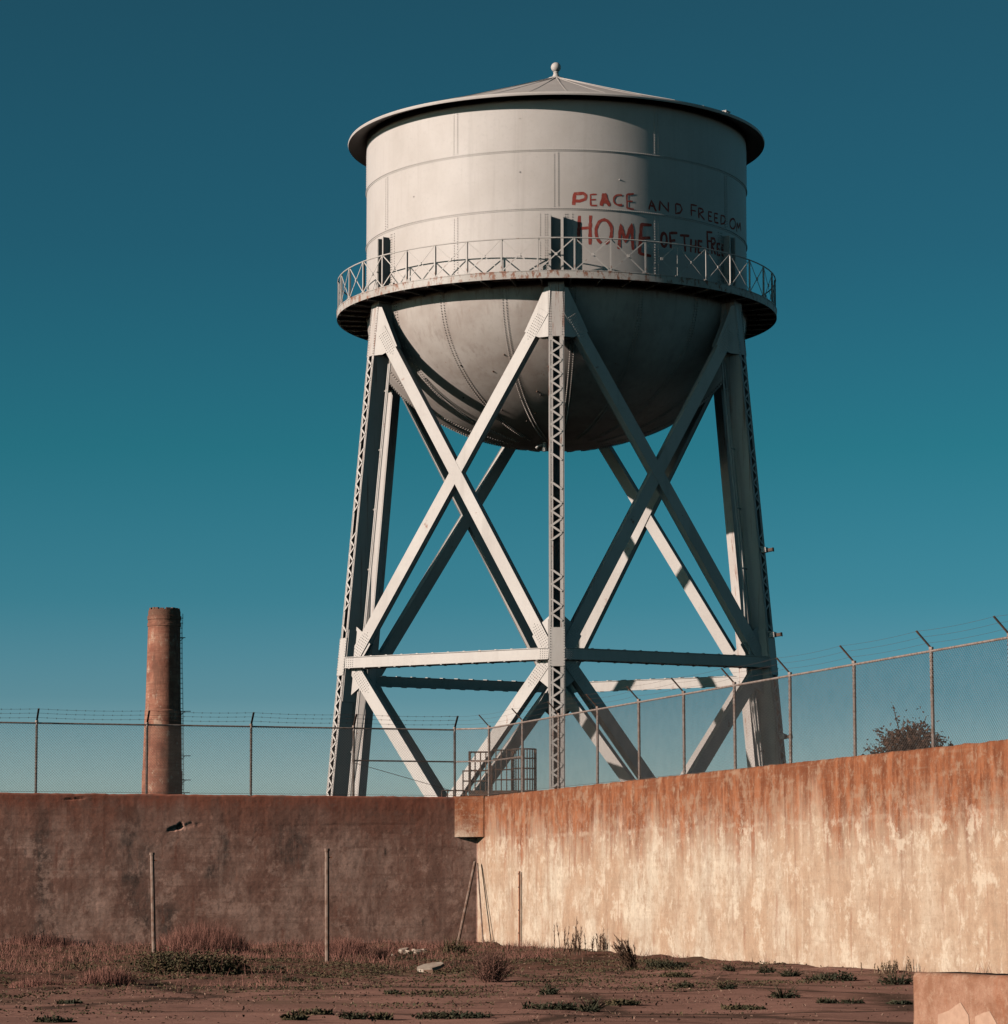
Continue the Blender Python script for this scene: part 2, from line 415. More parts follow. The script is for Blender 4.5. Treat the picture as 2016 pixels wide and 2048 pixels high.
# strokes of the lettering on the tank: (brush width, [(degrees round the tank, height), ...])
GRAFFITI = [
  ('PEACE', [
    (0.090, [(4.14,23.975),(3.91,23.592)]),
    (0.085, [(3.99,23.962),(6.62,23.986),(7.45,23.919),(7.22,23.8),(5.56,23.726),(4.14,23.723)]),
    (0.050, [(8.73,23.963),(8.8,23.588)]),
    (0.050, [(8.7,23.954),(10.48,23.971)]),
    (0.050, [(8.77,23.78),(10.25,23.795)]),
    (0.050, [(8.8,23.593),(10.55,23.601)]),
    (0.090, [(11.81,23.594),(12.67,24.009)]),
    (0.090, [(12.67,24.009),(14.2,23.599)]),
    (0.100, [(12.31,23.745),(13.47,23.743)]),
    (0.060, [(12.55,23.855),(13.09,23.749)]),
    (0.050, [(18.03,23.98),(17.46,23.996),(16.86,23.991),(16.29,23.966),(15.83,23.924),(15.53,23.869),(15.42,23.808),(15.52,23.749),(15.82,23.699),(16.28,23.663),(16.84,23.647),(17.45,23.651),(18.02,23.677)]),
    (0.050, [(19.48,24.033),(19.53,23.566)]),
    (0.050, [(19.48,24.024),(21.59,24.07)]),
    (0.050, [(19.54,23.798),(21.25,23.813)]),
    (0.050, [(19.53,23.575),(21.64,23.555)]),
  ]),
  ('AND', [
    (0.050, [(26.42,23.597),(27.22,23.922),(28.77,23.564)]),
    (0.050, [(26.86,23.725),(28.42,23.726)]),
    (0.050, [(29.88,23.596),(30.12,23.924),(33.02,23.603),(33.0,23.929)]),
    (0.050, [(35.7,23.916),(35.58,23.588),(37.15,23.63),(38.06,23.768),(37.27,23.906),(35.7,23.916)]),
  ]),
  ('FREEDOM', [
    (0.050, [(41.68,23.608),(41.61,23.987),(44.02,23.995)]),
    (0.050, [(41.64,23.802),(43.56,23.8)]),
    (0.050, [(44.89,23.585),(44.75,23.928),(46.44,23.925),(46.91,23.845),(45.02,23.747),(47.36,23.578)]),
    (0.050, [(51.03,23.596),(49.34,23.585),(49.25,23.89),(50.94,23.897)]),
    (0.050, [(49.3,23.748),(50.66,23.758)]),
    (0.050, [(54.37,23.61),(52.38,23.592),(52.29,23.898),(54.12,23.909)]),
    (0.050, [(52.33,23.747),(53.81,23.76)]),
    (0.050, [(55.9,23.907),(55.78,23.604),(57.6,23.661),(58.61,23.809),(57.8,23.917),(55.9,23.907)]),
    (0.050, [(65.98,23.841),(65.62,23.747),(64.71,23.663),(63.54,23.613),(62.45,23.611),(61.68,23.657),(61.42,23.737),(61.72,23.829),(62.51,23.91),(63.62,23.958),(64.78,23.962),(65.66,23.92),(65.98,23.841)]),
    (0.050, [(66.85,23.59),(67.43,23.912),(68.66,23.751),(70.42,23.974),(71.25,23.731)]),
  ]),
  ('HOME', [
    (0.085, [(5.55,23.247),(5.22,22.342)]),
    (0.085, [(8.71,23.266),(8.53,22.3)]),
    (0.085, [(5.46,22.821),(8.62,22.856)]),
    (0.085, [(11.78,22.364),(11.08,22.433),(10.56,22.542),(10.31,22.677),(10.35,22.82),(10.67,22.953),(11.24,23.06),(11.98,23.127),(12.8,23.145),(13.6,23.112),(14.27,23.031),(14.73,22.915),(14.91,22.776),(14.79,22.633),(14.38,22.505),(13.75,22.407),(12.97,22.353)]),
    (0.085, [(17.0,22.198),(17.59,23.004),(19.0,22.462),(20.97,23.059),(21.25,22.207)]),
    (0.100, [(24.02,23.089),(23.3,22.086)]),
    (0.085, [(23.85,23.07),(27.34,23.091)]),
    (0.085, [(23.66,22.605),(26.88,22.665)]),
    (0.085, [(23.3,22.104),(27.1,22.056)]),
  ]),
  ('OF', [
    (0.075, [(32.49,22.665),(32.34,22.549),(31.97,22.46),(31.46,22.423),(30.97,22.447),(30.61,22.526),(30.48,22.638),(30.62,22.754),(30.99,22.842),(31.5,22.88),(32.0,22.856),(32.36,22.777),(32.49,22.665)]),
    (0.075, [(33.87,22.411),(33.53,22.898),(36.31,22.947)]),
    (0.075, [(33.6,22.645),(35.51,22.689)]),
  ]),
  ('THE', [
    (0.070, [(37.28,22.883),(40.87,22.922)]),
    (0.070, [(38.89,22.89),(39.26,22.367)]),
    (0.070, [(41.6,22.828),(41.45,22.384)]),
    (0.070, [(43.57,22.835),(43.41,22.39)]),
    (0.070, [(41.58,22.589),(43.43,22.603)]),
    (0.070, [(46.51,22.444),(44.65,22.429),(44.69,22.819),(46.44,22.833)]),
    (0.070, [(44.67,22.624),(46.06,22.64)]),
  ]),
  ('FREE', [
    (0.070, [(49.07,22.433),(48.67,23.193),(51.25,23.226)]),
    (0.070, [(48.88,22.886),(50.68,22.912)]),
    (0.070, [(50.89,22.489),(50.69,23.019),(52.3,23.033),(52.7,22.916),(50.93,22.792),(52.78,22.507)]),
    (0.070, [(55.39,22.532),(53.77,22.522),(53.68,22.891),(55.3,22.905)]),
    (0.070, [(53.73,22.704),(54.97,22.72)]),
    (0.070, [(58.23,22.568),(56.46,22.549),(56.36,22.9),(57.96,22.916)]),
    (0.070, [(56.41,22.723),(57.6,22.738)]),
  ]),
]

# ------------------------------------------------------------------ ground
WC = V(-0.74, 84.0, 0)                       # inner corner of the two walls
DL = V(-.9537, -.3007, 0)                    # along the left wall, away from the corner
DR = V(.293, -.956, 0)                       # along the right wall, away from the corner
NL = V(.3007, -.9537, 0)                     # faces of the two walls look this way
NR = V(-.956, -.293, 0)

def sm(a, b, x):
    t = max(0, min(1, (x - a) / (b - a)))
    return t * t * (3 - 2 * t)

def ground_z(x, y):
    p = V(x, y, 0) - WC
    dl, dr = p.dot(NL), p.dot(NR)
    rough = sm(45, 60, y - 1.3 * x + 6 * noise.noise(V(x * .25, y * .25, 4)))
    z = rough * 1.5 * (.045 * noise.noise(V(x * .8, y * .8, 21)) + .035 * noise.noise(V(x * 2.1, y * 1.6, 23)) + .015 * noise.noise(V(x * 4.5, y * 3.5, 25)))
    z += .035 * noise.noise(V(x * .35, y * .35, 0)) + .02 * noise.noise(V(x * 1.3, y * 1.3, 5))
    if dl > -.2 and dr > -.2:                # yard side: soil banked up against both walls
        z += .10 * sm(5, 0, dl) * (0.6 + .8 * noise.noise(V(x * .5, y * .5, 9))) + .05 * sm(1.4, 0, dr)
        z -= .02
    else:                                    # behind the walls the site falls away to the tower's footings
        d = max(-dl, -dr)
        z -= 2.1 * sm(.6, 6, d)
    return z

def axis(vals):
    out = []
    for a, b, st in vals:
        n = max(1, int(round((b - a) / st)))
        out += [a + (b - a) * i / n for i in range(n)]
    out.append(vals[-1][1])
    return out
gx = axis([(-3500, -300, 800), (-300, -40, 52), (-40, -20, 2), (-20, 13, .2), (13, 40, 2), (40, 300, 52), (300, 3500, 800)])
gy = axis([(-800, -50, 250), (-50, 10, 6), (10, 34, 1), (34, 88, .25), (88, 120, 2), (120, 400, 56), (400, 4500, 820)])
gv = [(x, y, ground_z(x, y)) for y in gy for x in gx]
nx = len(gx)
gf = [(j * nx + i, j * nx + i + 1, (j + 1) * nx + i + 1, (j + 1) * nx + i) for j in range(len(gy) - 1) for i in range(nx - 1)]
g = NT('yard_ground', .95, 0, .1)
gw = g.mapv((1, 1, 1))
slab = (.46, .235, .178)
soil = (.22, .106, .074)
moss = (.135, .098, .054)
c = g.mix(g.step(g.noise(.22, 6, .6), .40, .60), slab, tuple(q * .82 for q in slab))
c = g.mix(g.math('MULTIPLY', g.step(g.noise(3.0, 7, .7), .48, .72), .5), c, soil)
x_, y_, z_ = g.xyz()
# soil takes over towards the left wall; the slab stays bare towards the front and the right
far = g.step(g.math('ADD', g.math('ADD', y_, g.math('MULTIPLY', x_, -1.3)), g.math('MULTIPLY', g.noise(.35, 6, .65), 22)), 62, 74)
c = g.mix(far, c, soil)
mo = g.math('MULTIPLY', g.step(g.noise(.30, 7, .68, g.mapv((.55, 1, 1), (3, 9, 0))), .53, .63), g.step(y_, 38, 48))
c = g.mix(g.math('MULTIPLY', mo, .75), c, moss)
dk = g.step(g.noise(.55, 8, .75, g.mapv((.5, 1.5, 1), (11, 2, 0))), .53, .64)
c = g.mix(g.math('MULTIPLY', dk, .6), c, (.11, .06, .045))
cv = g.voro(.17, g.mapv((.75, 1, 1), (1.3, .6, 0)))
cvd = g.math('ADD', cv, g.math('MULTIPLY', g.math('SUBTRACT', g.noise(2.2, 5, .7), .5), .06))
crack = g.step(cvd, .035, .008)
edge = g.math('MULTIPLY', g.step(cvd, .13, .02), g.step(g.noise(1.4, 6, .7, g.mapv((.6, 1.3, 1), (7, 7, 0))), .44, .58))
c = g.mix(g.math('MULTIPLY', edge, .7), c, (.15, .08, .055))
c = g.mix(g.math('MULTIPLY', crack, .75), c, (.07, .045, .03))
c = g.mix(g.math('MULTIPLY', g.step(g.noise(24, 5, .75), .55, .72), .35), c, tuple(q * 1.35 for q in slab))
yard = g.step(y_, 100, 92)
yard = g.math('MULTIPLY', yard, g.math('MULTIPLY', g.step(x_, 30, 20), g.step(x_, -45, -30)))
yard = g.math('MULTIPLY', yard, g.step(g.math('ADD', y_, g.math('MULTIPLY', x_, 3.26)), 85, 82))
yard = g.math('MULTIPLY', yard, g.step(y_, 8, 26))
c = g.mix(yard, (.022, .021, .02), c)  # unseen ground outside the yard coloured dark to cut bounced light
g.color(c)
hh = g.math('ADD', g.math('MULTIPLY', g.noise(5, 6, .7), .8), g.math('MULTIPLY', g.noise(28, 4, .7), .35))
hh = g.math('SUBTRACT', hh, g.math('MULTIPLY', crack, .8))
g.bump(hh, .35, .03)
ground = mesh_obj('ground', gv, gf, g.m, smooth=True)
tag(ground, kind='structure')

# ------------------------------------------------------------------ the two walls
def wall_mesh(L, top, step, disp, thick=.4, zb=-2.4):
    nu = int(L / step)
    nz = int(4.4 / step)
    vs, fs = [], []
    for j in range(nz + 1):
        for i in range(nu + 1):
            u = L * i / nu
            zt = top(u) + .016 * noise.noise(V(u * 1.6, 0, 3)) + .012 * noise.noise(V(u * 6, 0, 8)) - .09 * max(0, noise.noise(V(u * 2.3, 5, 3)) - .48)
            z = zb if j == 0 else zt * (j - 1) / (nz - 1)
            y = disp(u, z)
            if j == nz:
                y += .025
            vs.append((u, y, z))
    W = nu + 1
    for j in range(nz):
        for i in range(nu):
            a = j * W + i
            fs.append((a, a + 1, a + W + 1, a + W))
    b = len(vs)
    for i in range(W):                       # back top edge and back foot
        u = L * i / nu
        vs.append((u, thick, vs[nz * W + i][2] + .004))
    for i in range(W):
        vs.append((L * i / nu, thick, zb))
    for i in range(nu):
        fs.append((nz * W + i, nz * W + i + 1, b + i + 1, b + i))
        fs.append((b + i, b + i + 1, b + W + i + 1, b + W + i))
    for i, fl in ((0, False), (nu, True)):   # ends
        f = [j * W + i for j in range(nz + 1)] + [b + i, b + W + i]
        fs.append(tuple(f) if fl else tuple(reversed(f)))
    return vs, fs

def boards(u, z, s):
    row = math.floor(z / .21 + .3)
    d = .006 * noise.noise(V(row * 3.7, s, math.floor(u / 3.3 + row * .37) * 1.9))
    fr = (z / .21 + .3) - row
    d += .003 * sm(.1, 0, min(fr, 1 - fr)) * (.5 + noise.noise(V(u * .6, row * 2.1, s + 20)))
    d += .009 * noise.noise(V(u * .35, z * .45, s)) + .004 * noise.noise(V(u * 1.7, z * 2.4, s + 4)) + .0025 * noise.noise(V(u * 5.5, z * 6, s + 9)) + .002 * noise.noise(V(u * 11, z * 13, s + 2))
    return d

LL = 21.0
def disp_left(u, z):
    t = LL - u
    d = boards(u, z, 2.0)
    for (t0, z0, a, b, dep) in ((8.50, 3.20, .21, .05, .13), (8.38, 3.27, .08, .09, .10), (8.2, 3.24, .22, .09, .015), (11.35, 3.95, .32, .014, .03), (11.15, 3.97, .16, .018, .03), (7.9, 3.30, .10, .05, .012)):
        q = ((t - t0) / a) ** 2 + ((z - z0 - .25 * (t0 - t) * (1 if z0 < 3.5 else 0)) / b) ** 2 + .9 * noise.noise(V(u * 5, z * 8, t0)) + .5 * noise.noise(V(u * 14, z * 18, t0))
        d += dep * sm(1.1, .55, q)
    for (z0, a, b, dep) in ((3.31, 1.4, 4.6, .009), (2.06, 7.0, 15.5, .007), (2.32, 10.6, 16, .005), (1.55, 12.9, 17, .008), (2.9, 4, 9, .004), (1.2, 3, 8, .004)):
        w = .03 + .01 * noise.noise(V(u * 2, z0, 0))
        if a < t < b:
            d += dep * sm(0, .4, t - a) * sm(0, .4, b - t) * (.45 + .9 * abs(noise.noise(V(u * 1.1, z0, 6)))) * sm(w, w * .3, abs(z - z0 - .02 * noise.noise(V(u * .8, z0, 2))))
    return d
def disp_right(u, z):
    d = boards(u, z, 11.0) * .8
    for (u0, z0, z1, dep) in ((9.98, 1.55, 2.05, .06), (26.66, 1.95, 2.5, .05)):
        if z0 < z < z1:
            d += dep * sm(.055, .02, abs(u - u0 - .06 * noise.noise(V(z * 5, u0, 1))))
    return d

vs, fs = wall_mesh(LL, lambda u: 4.10, .033, disp_left)
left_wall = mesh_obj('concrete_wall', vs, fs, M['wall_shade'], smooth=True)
left_wall.location = WC + DL * LL
left_wall.rotation_euler = (0, 0, atan2(-DL.y, -DL.x))
tag(left_wall, 'brown shaded board-marked concrete wall with a dark broken hole, below the chimney', 'wall')

vs, fs = wall_mesh(48.0, lambda u: 4.10 + .0025 * u, .08, disp_right)
right_wall = mesh_obj('concrete_wall', vs, fs, M['wall_sun'], smooth=True)
right_wall.location = WC
right_wall.rotation_euler = (0, 0, atan2(DR.y, DR.x))
tag(right_wall, 'sunlit cream concrete wall streaked with orange rust from its top edge, on the right', 'wall')

# corbelled block that bridges the corner at the top (part of the right wall)
mb = MB()
inv = Matrix.Rotation(-atan2(DR.y, DR.x), 4, 'Z')
def loc_r(p): return inv @ (Vector(p) - WC)
a = loc_r(WC + DL * .66 + NL * .035); b_ = loc_r(WC + DR * .70 + NR * .035)
a2 = loc_r(WC + DL * .66 - NL * .2); b2 = loc_r(WC + DR * .70 - NR * .2)
c2 = loc_r(WC - NL * .2 - NR * .2)
poly = [(a.x, a.y), (b_.x, b_.y), (b2.x, b2.y), (c2.x, c2.y), (a2.x, a2.y)]
n_h = 24
for i in range(len(poly)):
    pass
mb.prism(poly, (0, 0, 0), V(1, 0, 0), V(0, 1, 0), V(0, 0, 1), 2.99, 4.115)
hb = mb.build('corner_block', M['wall_sun'], right_wall)
tag(hb, 'rust-topped block bridging the corner of the walls')

# ------------------------------------------------------------------ chain-link fences on the walls
def fence(label, posts, outward, wire_r=.0034, z0=4.08, zr=5.97, skip_first_post=False, mid=(), truss=None):
    outward = Vector(outward)
    root = empty('chain_link_fence', (posts[len(posts) // 2].x, posts[len(posts) // 2].y, z0), label=label, cat='fence')
    O = root.location.copy()
    def L(p, z): return V(p.x - O.x, p.y - O.y, z - O.z)
    # posts, each with its barb arm
    for i, p in enumerate(posts):
        if i == 0 and skip_first_post:
            continue
        b = MB()
        lean = V(random.uniform(-.012, .012), random.uniform(-.012, .012), 0)
        top = p + lean
        b.tube([L(p, z0 - .12), L(top, zr + .02)], .034, 8)
        b.tube([L(top, zr + .02), L(top, zr + .05), L(top, zr + .075)], .045, 8)
        for q in range(7):                   # tie wires round the post
            zz = z0 + .15 + q * .27
            pp = p.lerp(top, (zz - z0) / (zr - z0))
            b.tube([L(pp, zz - .008), L(pp, zz + .008)], .041, 8)
        po = b.build('post', M['galv'], root)
        arm = MB()
        tip = top + outward * .30
        arm.beam(L(top, zr + .05), L(tip, zr + .37), .05, .022, outward.cross(V(0, 0, 1)))
        arm.build('barb_arm', M['dark_steel'], po)
    # rails
    b = MB()
    b.tube([L(p, zr + .0) for p in posts], .024, 7)
    b.build('top_rail', M['galv'], root)
    for (i0, i1, zz) in mid:
        b = MB()
        b.tube([L(p, zz) for p in posts[i0:i1 + 1]], .022, 7)
        b.build('mid_rail', M['galv'], root)
    if truss:
        b = MB()
        b.tube([L(truss[0], truss[1]), L(truss[2], truss[3])], .008, 5)
        b.build('truss_rod', M['galv'], root)
    # barbed wires
    for fr in (.3, .65, .98):
        b = MB()
        pts = []
        for i in range(len(posts) - 1):
            p, q = posts[i], posts[i + 1]
            n = 6
            for k in range(n):
                t = k / n
                sag = .03 * 4 * t * (1 - t)
                r = p.lerp(q, t) + outward * .30 * fr
                pts.append(L(r, zr + .05 + .32 * fr - sag))
        r = posts[-1] + outward * .30 * fr
        pts.append(L(r, zr + .05 + .32 * fr))
        b.tube(pts, wire_r, 4, cap=False)
        for i in range(len(pts) - 1):        # barbs
            seg = pts[i + 1] - pts[i]
            nb = int(seg.length / .2) if wire_r > .003 else 0
            for k in range(nb):
                p = pts[i] + seg * (k / nb)
                for s in (1, -1):
                    d = V(0, 0, .022) + seg.normalized() * .012 * s
                    b.add([p - d, p + d, p + d * .9 + seg.normalized() * .006, p - d * .9 + seg.normalized() * .006], [(0, 1, 2, 3)])
        b.build('barbed_wire', M['dark_steel'], root)
    # bottom tension wire
    b = MB()
    b.tube([L(p + outward * .04, z0 + .06) for p in posts], .004, 4, cap=False)
    b.build('tension_wire', M['wire'], root)
    # woven mesh: two crossing families of wire, clipped to each panel
    b = MB()
    H = zr - z0 - .05
    s = .074
    for i in range(len(posts) - 1):
        p, q = posts[i], posts[i + 1]
        d = (q - p); W = d.length; d.normalize()
        for fam in (1, -1):
            off = outward * (.042 + .0035 * fam)
            k = -int(H / s) - 1
            while k * s < W + H:
                u0 = k * s
                # line u = u0 + fam*v ... written for fam=+1, mirrored for -1
                v0, v1 = 0.0, H
                lo, hi = u0, u0 + H
                if lo < 0: v0 = -u0
                if hi > W: v1 = W - u0
                if v1 - v0 > .03:
                    ua, ub = u0 + v0, u0 + v1
                    if fam < 0: ua, ub = W - ua, W - ub
                    pa = L(p + d * ua + off, z0 + .04 + v0); pb = L(p + d * ub + off, z0 + .04 + v1)
                    b.tube([pa, pb], .0028, 3, cap=False)
                k += 1
    b.build('chain_mesh', M['wire'], root)
    return root

def on_left(t): return WC + DL * t - NL * .16
def on_right(t): return WC + DR * t - NR * .16
left_posts = [on_left(t) for t in (20.4, 18.29, 15.29, 12.29, 9.3, 6.42, 3.53, 0.61)]
corner_post = left_posts[-1]
fence('chain-link fence with barbed wire along the shaded brown wall, in front of the chimney', left_posts, NL, mid=((6, 7, 5.08),),
      truss=(left_posts[-2], 5.02, left_posts[-1], 4.25))
right_posts = [corner_post] + [on_right(t) for t in (0.58, 3.69, 6.8, 9.91, 13.01, 16.06, 19.24, 22.39, 25.71, 29.32, 32.52, 35.72, 38.92)]
fence('long chain-link fence with slanted arms, running along the sunlit rust-streaked wall', right_posts, NR, skip_first_post=True, z0=4.10, zr=5.99, mid=((0, 2, 5.08),), wire_r=.0022)

# ------------------------------------------------------------------ water tower
TR = 6.56
tower = empty('water_tower', (1.814, 102.0, -2.0), radians(-1.1), label='huge white riveted steel water tower on six braced legs, red graffiti on its tank', cat='water tower')
Z0 = -2.0                                   # the Empty stands at footing level; parts below are written with heights above the yard
def tz(z): return z - Z0
def TB(mb, name, mat, parent=tower, smooth=False):
    for v in mb.v:
        v.z -= Z0
    return mb.build(name, mat, parent, smooth)
def ring(k): return radians(k)
def pol(r, th, z):
    """th measured from the side that faces the yard, positive to the right"""
    return V(r * sin(th), -r * cos(th), z)
def rad(th): return V(sin(th), -cos(th), 0)
def tan_(th): return V(cos(th), sin(th), 0)
def lr(z): return 8.72 - .0965 * z          # legs splay outwards going down

def edge_split(o, ang=35):
    o.data.polygons.foreach_set('use_smooth', [True] * len(o.data.polygons))
    me = o.data
    bm_edges = {}
    import bmesh
    bm = bmesh.new(); bm.from_mesh(me)
    bmesh.ops.recalc_face_normals(bm, faces=bm.faces)
    for e in bm.edges:
        if len(e.link_faces) == 2 and e.calc_face_angle(0) > radians(ang):
            e.smooth = False
    bm.to_mesh(me); bm.free()

# --- tank shell: three courses of plate, each lapped over the one below
S1, S2 = 25.43, 23.48
mb = MB()
mb.lathe([(TR, 20.9), (TR, S2 - .05), (TR + .014, S2 - .05), (TR + .014, S1 - .05), (TR + .028, S1 - .05), (TR + .028, 27.36), (6.3, 27.36)], 180)
shell = TB(mb, 'tank_shell', M['tank']); edge_split(shell)

def hseam(z, r, n=560):
    mb = MB()
    for k in range(n):
        th = 2 * pi * k / n
        mb.rivet(pol(r, th, z), rad(th), .024, .026)
    mb.lathe([(r + .0015, z - .04), (r + .003, z - .03), (r + .003, z + .035), (r + .0015, z + .04)], 180)
    return TB(mb, 'rivet_seam', M['tank'], shell)
hseam(S1 + .0, TR + .028); hseam(S2 + .0, TR + .014)
def vseam(th0, za, zb, r):
    mb = MB()
    w = .105
    a = w / r
    mb.obox(pol(r + .0, th0, (za + zb) / 2), tan_(th0) * w, rad(th0) * .003, V(0, 0, (zb - za) / 2))
    n = int((zb - za) / .085)
    for s in (-1, 1):
        for k in range(n):
            th = th0 + s * .062 / r
            mb.rivet(pol(r + .001, th, za + (zb - za) * (k + .5 + .25 * s) / n), rad(th), .025, .026)
    return TB(mb, 'rivet_seam', M['tank'], shell)
for k in range(6):
    th = radians(60 * k)
    vseam(th + radians(30), S1 + .06, 27.3, TR + .028)
    vseam(th, S2 + .06, S1 - .1, TR + .014)
    vseam(th + radians(30), 21.3, S2 - .1, TR)
for th, z in ((-.18, 26.5), (-.18, 24.72), (.32, 24.5), (-.80, 24.35)):
    mb = MB()                               # a few stray bolts on the plates
    mb.rivet(pol(TR + .014, th, z), rad(th), .03, .03)
    TB(mb, 'plug_bolt', M['steel'], shell)

# --- lettering painted on the shell
def letter_mesh(strokes, r):
    mb = MB()
    for w, pts in strokes:
        P = [Vector((radians(a + 1.1) * r, z)) for a, z in pts]
        # resample with a slightly shaky hand
        Q = []
        for i in range(len(P) - 1):
            n = max(2, int((P[i + 1] - P[i]).length / .07))
            for k in range(n):
                Q.append(P[i].lerp(P[i + 1], k / n))
        Q.append(P[-1])
        m = len(Q)
        base = len(mb.v)
        for i, q in enumerate(Q):
            d = (Q[min(i + 1, m - 1)] - Q[max(i - 1, 0)])
            d.normalize()
            nn = Vector((-d.y, d.x))
            jw = w * .62 * (1 + .38 * noise.noise(V(q.x * 9, q.y * 9, w * 50)))
            j = .012 * noise.noise(V(q.x * 5, q.y * 5, 3))
            ee = .85 if i in (0, m - 1) else 1
            for s in (-1, 1):
                t = q + nn * (s * jw * ee + j)
                mb.v.append(pol(r, t.x / r, t.y))
        for i in range(m - 1):
            a = base + 2 * i
            mb.f.append((a, a + 1, a + 3, a + 2))
    return mb
for iw, (word, strokes) in enumerate(GRAFFITI):
    for js, st in enumerate(strokes):
        pass
    zc = sum(p[1] for s in strokes for p in s[1]) / sum(len(s[1]) for s in strokes)
    mb = MB()
    for js, st in enumerate(strokes):        # later strokes lie a hair proud of earlier ones, like overlapping brush marks
        q = letter_mesh([st], (TR + .014 if st[1][0][1] > S2 - .05 else TR) + .0035 + .0005 * js)
        n = len(mb.v); mb.v += q.v; mb.f += [tuple(i + n for i in f) for f in q.f]
    o = TB(mb, 'painted_word', M['letter'], shell)
    o['label'] = 'red hand-painted word ' + word

# --- bowl
mb = MB()
BZ, BD = 20.98, 4.42
prof = []
for i in range(41):
    t = (pi / 2) * i / 40
    prof.append((max(.02, (TR - .03) * cos(t)), BZ - BD * sin(t)))
mb.lathe(prof, 144)
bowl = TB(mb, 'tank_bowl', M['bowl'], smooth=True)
def bowl_p(th, t):
    p = pol((TR - .03) * cos(t), th, BZ - BD * sin(t))
    n = rad(th) * (cos(t) / TR) + V(0, 0, -1) * (sin(t) / BD)
    return p, n.normalized()
for k in range(18):
    th = radians(5 + 20 * k)
    mb = MB()
    base = 0
    for i in range(31):
        t = (pi / 2) * .86 * i / 30
        p, n = bowl_p(th, t)
        w = .11 * (1 if cos(t) > .3 else cos(t) / .3)
        for s in (-1, 1):
            mb.v.append(p + n * .0012 + tan_(th) * (s * w))
    for i in range(30):
        mb.f.append((2 * i, 2 * i + 1, 2 * i + 3, 2 * i + 2))
    arc = 0
    while arc < (pi / 2) * .85:
        p, n = bowl_p(th, arc)
        for s in (-1, 1):
            q = p + tan_(th) * (s * .06 * (1 if cos(arc) > .3 else cos(arc) / .3))
            mb.rivet(q + n * .003, n, .029, .034)
        arc += .09 / sqrt((TR * sin(arc)) ** 2 + (BD * cos(arc)) ** 2)
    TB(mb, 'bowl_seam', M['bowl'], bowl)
for th, t in ((-.42, .75), (-.40, .62), (-.28, .86), (-.14, .80), (-.12, .83), (-.30, .5), (-.6, .55), (-.5, .95), (-.2, 1.0), (-.75, .8), (-.05, .6), (-.33, 1.08)):
    p, n = bowl_p(th, t)
    mb = MB()                               # patched bolts and small fittings on the bowl
    mb.rivet(p, n, .045, .04)
    TB(mb, 'plug_bolt', M['dark_steel'], bowl)
mb = MB()                                   # drain pipe under the bowl
mb.tube([(-.42, -1.0, 16.75), (-.42, -1.0, 16.32)], .07, 10)
mb.tube([(-.42, -1.0, 16.55), (-.62, -1.05, 16.5), (-.70, -1.05, 16.42)], .045, 8)
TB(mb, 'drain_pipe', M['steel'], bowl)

# --- roof with a wide eave
mb = MB()
ER, EZ, AZ = 7.19, 27.13, 29.58
mb.lathe([(6.35, EZ + .26), (ER - .02, EZ - .02), (ER + .03, EZ - .03), (ER + .045, EZ + .02), (ER + .02, EZ + .075), (5.0, EZ + .80), (2.5, EZ + 1.66), (.22, AZ), (.02, AZ + .02)], 180)
roof = TB(mb, 'roof', M['tank']); edge_split(roof, 25)
for k in range(36):
    th = radians(10 * k + 3)
    mb = MB()
    for (ra, za), (rb, zb) in (((ER, EZ + .085), (5.0, EZ + .81)), ((5.0, EZ + .81), (2.5, EZ + 1.67)), ((2.5, EZ + 1.67), (.3, AZ))):
        mb.beam(pol(ra, th, za - .008), pol(rb, th, zb - .008), .04, .02, tan_(th))
    TB(mb, 'roof_seam', M['tank'], roof)
mb = MB()
mb.lathe([(.30, AZ - .03), (.28, AZ + .03), (.13, AZ + .09), (.085, AZ + .2), (.10, AZ + .24), (.075, AZ + .27)] +
         [(.175 * sin(t), AZ + .43 - .175 * cos(t)) for t in [.45 + (pi - .46) * i / 14 for i in range(15)]], 24)
fin = TB(mb, 'finial', M['tank'], roof); edge_split(fin)
mb = MB()
p = pol(6.75, radians(57), EZ + .18)
mb.obox(p + V(0, 0, .04), tan_(radians(57)) * .13, rad(radians(57)) * .13, V(0, 0, .07))
mb.obox(p + V(0, 0, .115), tan_(radians(57)) * .15, rad(radians(57)) * .15, V(0, 0, .01))
TB(mb, 'roof_hatch', M['tank'], roof)

# --- balcony round the foot of the tank
BR = 7.58
mb = MB()
mb.lathe([(TR - .1, 21.10), (TR - .1, 21.16), (BR - .03, 21.16), (BR - .03, 21.10)], 160, close=True)
walk = TB(mb, 'walkway_floor', M['girder']); edge_split(walk)
mb = MB()
mb.lathe([(BR - .018, 20.98), (BR, 20.98), (BR, 21.20), (BR + .012, 21.21), (BR + .012, 21.235), (BR - .09, 21.235), (BR - .09, 21.222), (BR - .018, 21.222)], 200, close=True)
gird = TB(mb, 'edge_girder', M['girder']); edge_split(gird)
mb = MB()
th = radians(3.75)
mb.prism([(TR - .12, 20.90), (BR - .05, 20.955), (BR - .05, 21.085), (TR - .12, 21.085)], (0, 0, 0), rad(0), V(0, 0, 1), tan_(0), -.015, .015)
br0 = TB(mb, 'support_bracket', M['girder'])
br0.rotation_euler = (0, 0, th)
for k in range(1, 48):
    d = dup(br0, tower); d.rotation_euler = (0, 0, th + radians(7.5 * k))
